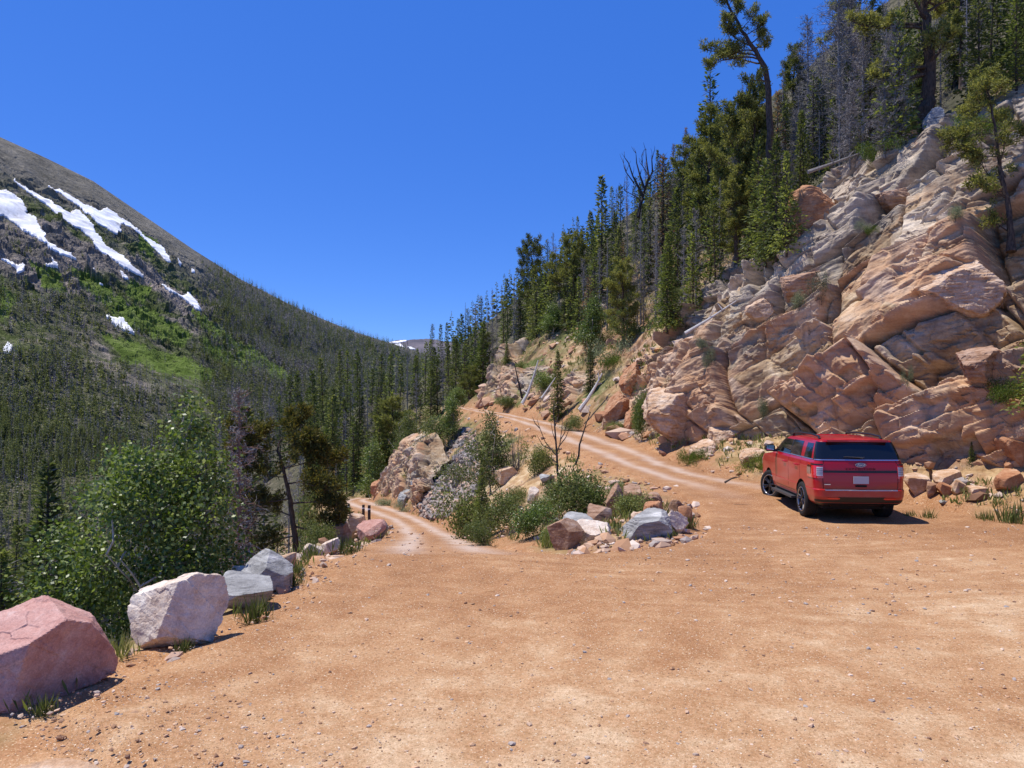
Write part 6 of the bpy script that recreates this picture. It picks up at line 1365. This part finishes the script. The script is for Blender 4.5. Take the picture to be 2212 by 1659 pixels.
# oval badge with its script, and the name across the tailgate
def text_mesh(s, size, ext, mat, shear=0, sx=1., space=1.):
    c = bpy.data.curves.new('t', 'FONT'); c.body = s; c.size = size; c.extrude = ext; c.align_x = 'CENTER'; c.align_y = 'CENTER'; c.shear = shear; c.space_character = space
    o = bpy.data.objects.new('t', c); COL.objects.link(o); d = bpy.context.evaluated_depsgraph_get(); me = bpy.data.meshes.new_from_object(o.evaluated_get(d)); bpy.data.objects.remove(o)
    me.transform(Matrix.Rotation(R(90), 4, 'X') @ Matrix.Diagonal((sx, 1, 1, 1))); me.materials.clear(); me.materials.append(mat); return me
ov = MB(); th = np.linspace(0, 2 * np.pi, 40, endpoint=False)
for (a, b_, y0, y1) in ((.118, .047, -1.045, -1.078),):
    f0 = np.c_[np.cos(th) * a, np.full(40, y0), np.sin(th) * b_]; f1 = np.c_[np.cos(th) * a, np.full(40, y1), np.sin(th) * b_]; k = np.arange(40); k2 = (k + 1) % 40
    ov.add(np.vstack([f0, f1, [[0, y1, 0]]]), np.stack([k2, k, k + 40, k2 + 40], -1), np.stack([k + 40, np.full(40, 80), k2 + 40], -1)[:, ::-1])
badge = child('badge', ov.me('badge', m_chr), CAR, (0, 0, 1.325))
ov2 = MB(); f1 = np.c_[np.cos(th) * .112, np.full(40, -1.081), np.sin(th) * .042]; ov2.add(np.vstack([f1, [[0, -1.081, 0]]]), None, np.stack([k, np.full(40, 40), k2], -1)[:, ::-1])
sub('badge_field', ov2.me('badge_field', m_blue), badge)
sub('badge_lettering', text_mesh('Ford', .068, .002, m_chr, .25, 1.25), badge, loc=(0, -1.083, .002))
child('lettering', text_mesh('EXPEDITION', .060, .004, m_und, 0, 1.3, 1.6), CAR, (0, -1.073, 1.232))
# front, kept simple
wsm = []
zz = np.linspace(1.44, 1.82, 8); Vp = []
for z in zz:
    O = outline(z); a = np.linspace(n - 1, n - NF - NFc + 1, 14); x = np.interp(a, np.arange(n), O[:, 0]); y = np.interp(a, np.arange(n), O[:, 1]); Vp.append(np.c_[np.r_[-x[::-1], x[1:]], np.r_[y[::-1], y[1:]] + .012, np.full(27, z)])
child('windscreen', mesh_np('windscreen', np.array(Vp).reshape(-1, 3), grid_faces(8, 27)[:, ::-1], mat=m_gls), CAR)
gr_ = MB(); gr_.box((0, 4.2, .92), (1.15, .05, .36)); child('grille', gr_.me('grille', m_blk), CAR)
for s in (-1, 1): hl = MB(); hl.box((s * .78, 4.1, 1.02), (.28, .16, .2)); child('headlight', hl.me('headlight', m_wlens), CAR)
ub = MB(); ub.box((0, 1.5, .36), (1.5, 4.6, .14)); ub.tube([(-.7, 0, .40), (.7, 0, .40)], .07, 8); ub.tube([(.55, -1.0, .36), (.55, -.4, .38)], .035, 8); ub.box((0, -.62, .40), (1.2, .5, .14)); child('underbody', ub.me('underbody', m_und), CAR)
# wheels
def lathe(prof, k=56):
    P = np.asarray(prof, float); th = np.arange(k) / k * 2 * np.pi
    V = np.stack([np.repeat(P[:, 0][:, None], k, 1), P[:, 1][:, None] * np.cos(th), P[:, 1][:, None] * np.sin(th)], -1); i = np.arange(len(P) * k).reshape(len(P), k); j = np.roll(i, -1, 1)
    return V.reshape(-1, 3), np.stack([i[:-1], j[:-1], j[1:], i[1:]], -1).reshape(-1, 4)
ty = MB(); Vt, qt = lathe([(-.13, .285), (-.142, .31), (-.145, .36), (-.130, .400), (-.105, WR), (-.05, WR + .002), (.05, WR + .002), (.105, WR), (.130, .400), (.145, .36), (.142, .31), (.13, .285)]); ty.add(Vt, qt)
for q in range(64):
    a = q / 64 * 2 * np.pi
    for x in (-.075, .0, .075):
        c, s = math.cos(a + x * .6), math.sin(a + x * .6); ty.box((x, c * (WR + .003), s * (WR + .003)), (.055, .012, .026), np.array([[1, 0, 0], [0, c, -s], [0, s, c]]))
tyre_me = ty.me('tyre', m_tyr)
rm = MB(); Vt, qt = lathe([(-.125, .287), (-.135, .292), (-.13, .275), (-.09, .262), (.05, .255), (.1, .25)]); rm.add(Vt, qt); rim_lip = rm
rm.tube([(-.122, 0, 0), (-.05, 0, 0)], [.062, .075], 20)
for q in range(6):
    for da in (-.13, .13):
        a = q / 6 * 2 * np.pi; r0, r1 = .05, .272; p = np.array([(-.112, math.cos(a + da * .5) * r0, math.sin(a + da * .5) * r0), (-.098, math.cos(a + da) * .16, math.sin(a + da) * .16), (-.122, math.cos(a + da * 1.15) * r1, math.sin(a + da * 1.15) * r1)])
        rm.tube(p, [.024, .02, .026], 6)
rim_me = rm.me('rim', m_rim)
lp = MB(); Vt, qt = lathe([(-.128, .268), (-.138, .276), (-.142, .288), (-.136, .294)]); lp.add(Vt, qt); lip_me = lp.me('rim_lip', m_mac, True)
dsk = MB(); dsk.tube([(-.03, 0, 0), (.0, 0, 0)], .18, 28); disc_me = dsk.me('brake_disc', plain('brake steel', (.2, .19, .18), .4, .5, .8))
hb = MB(); hb.tube([(.02, 0, 0), (.03, 0, 0)], .25, 28); hub_me = hb.me('wheel_back', m_und)
STEER = R(24)
for y in (0, WB):
    for s in (-1, 1):
        wh = empty('wheel', (s * .875, y, WR)); wh.parent = CAR; KIDS.setdefault(CAR.name, []).append(wh)
        wh.rotation_euler = (random.uniform(0, 6), 0, (STEER if y else 0) + (0 if s < 0 else math.pi)); wh.rotation_mode = 'XYZ'
        for nm, me in (('tyre', tyre_me), ('rim', rim_me), ('rim_lip', lip_me), ('brake_disc', disc_me), ('wheel_back', hub_me)): child(nm, me, wh)
CAR.location = (8.02, 18.55, .012); CAR.rotation_euler = (0, 0, R(-4.5))
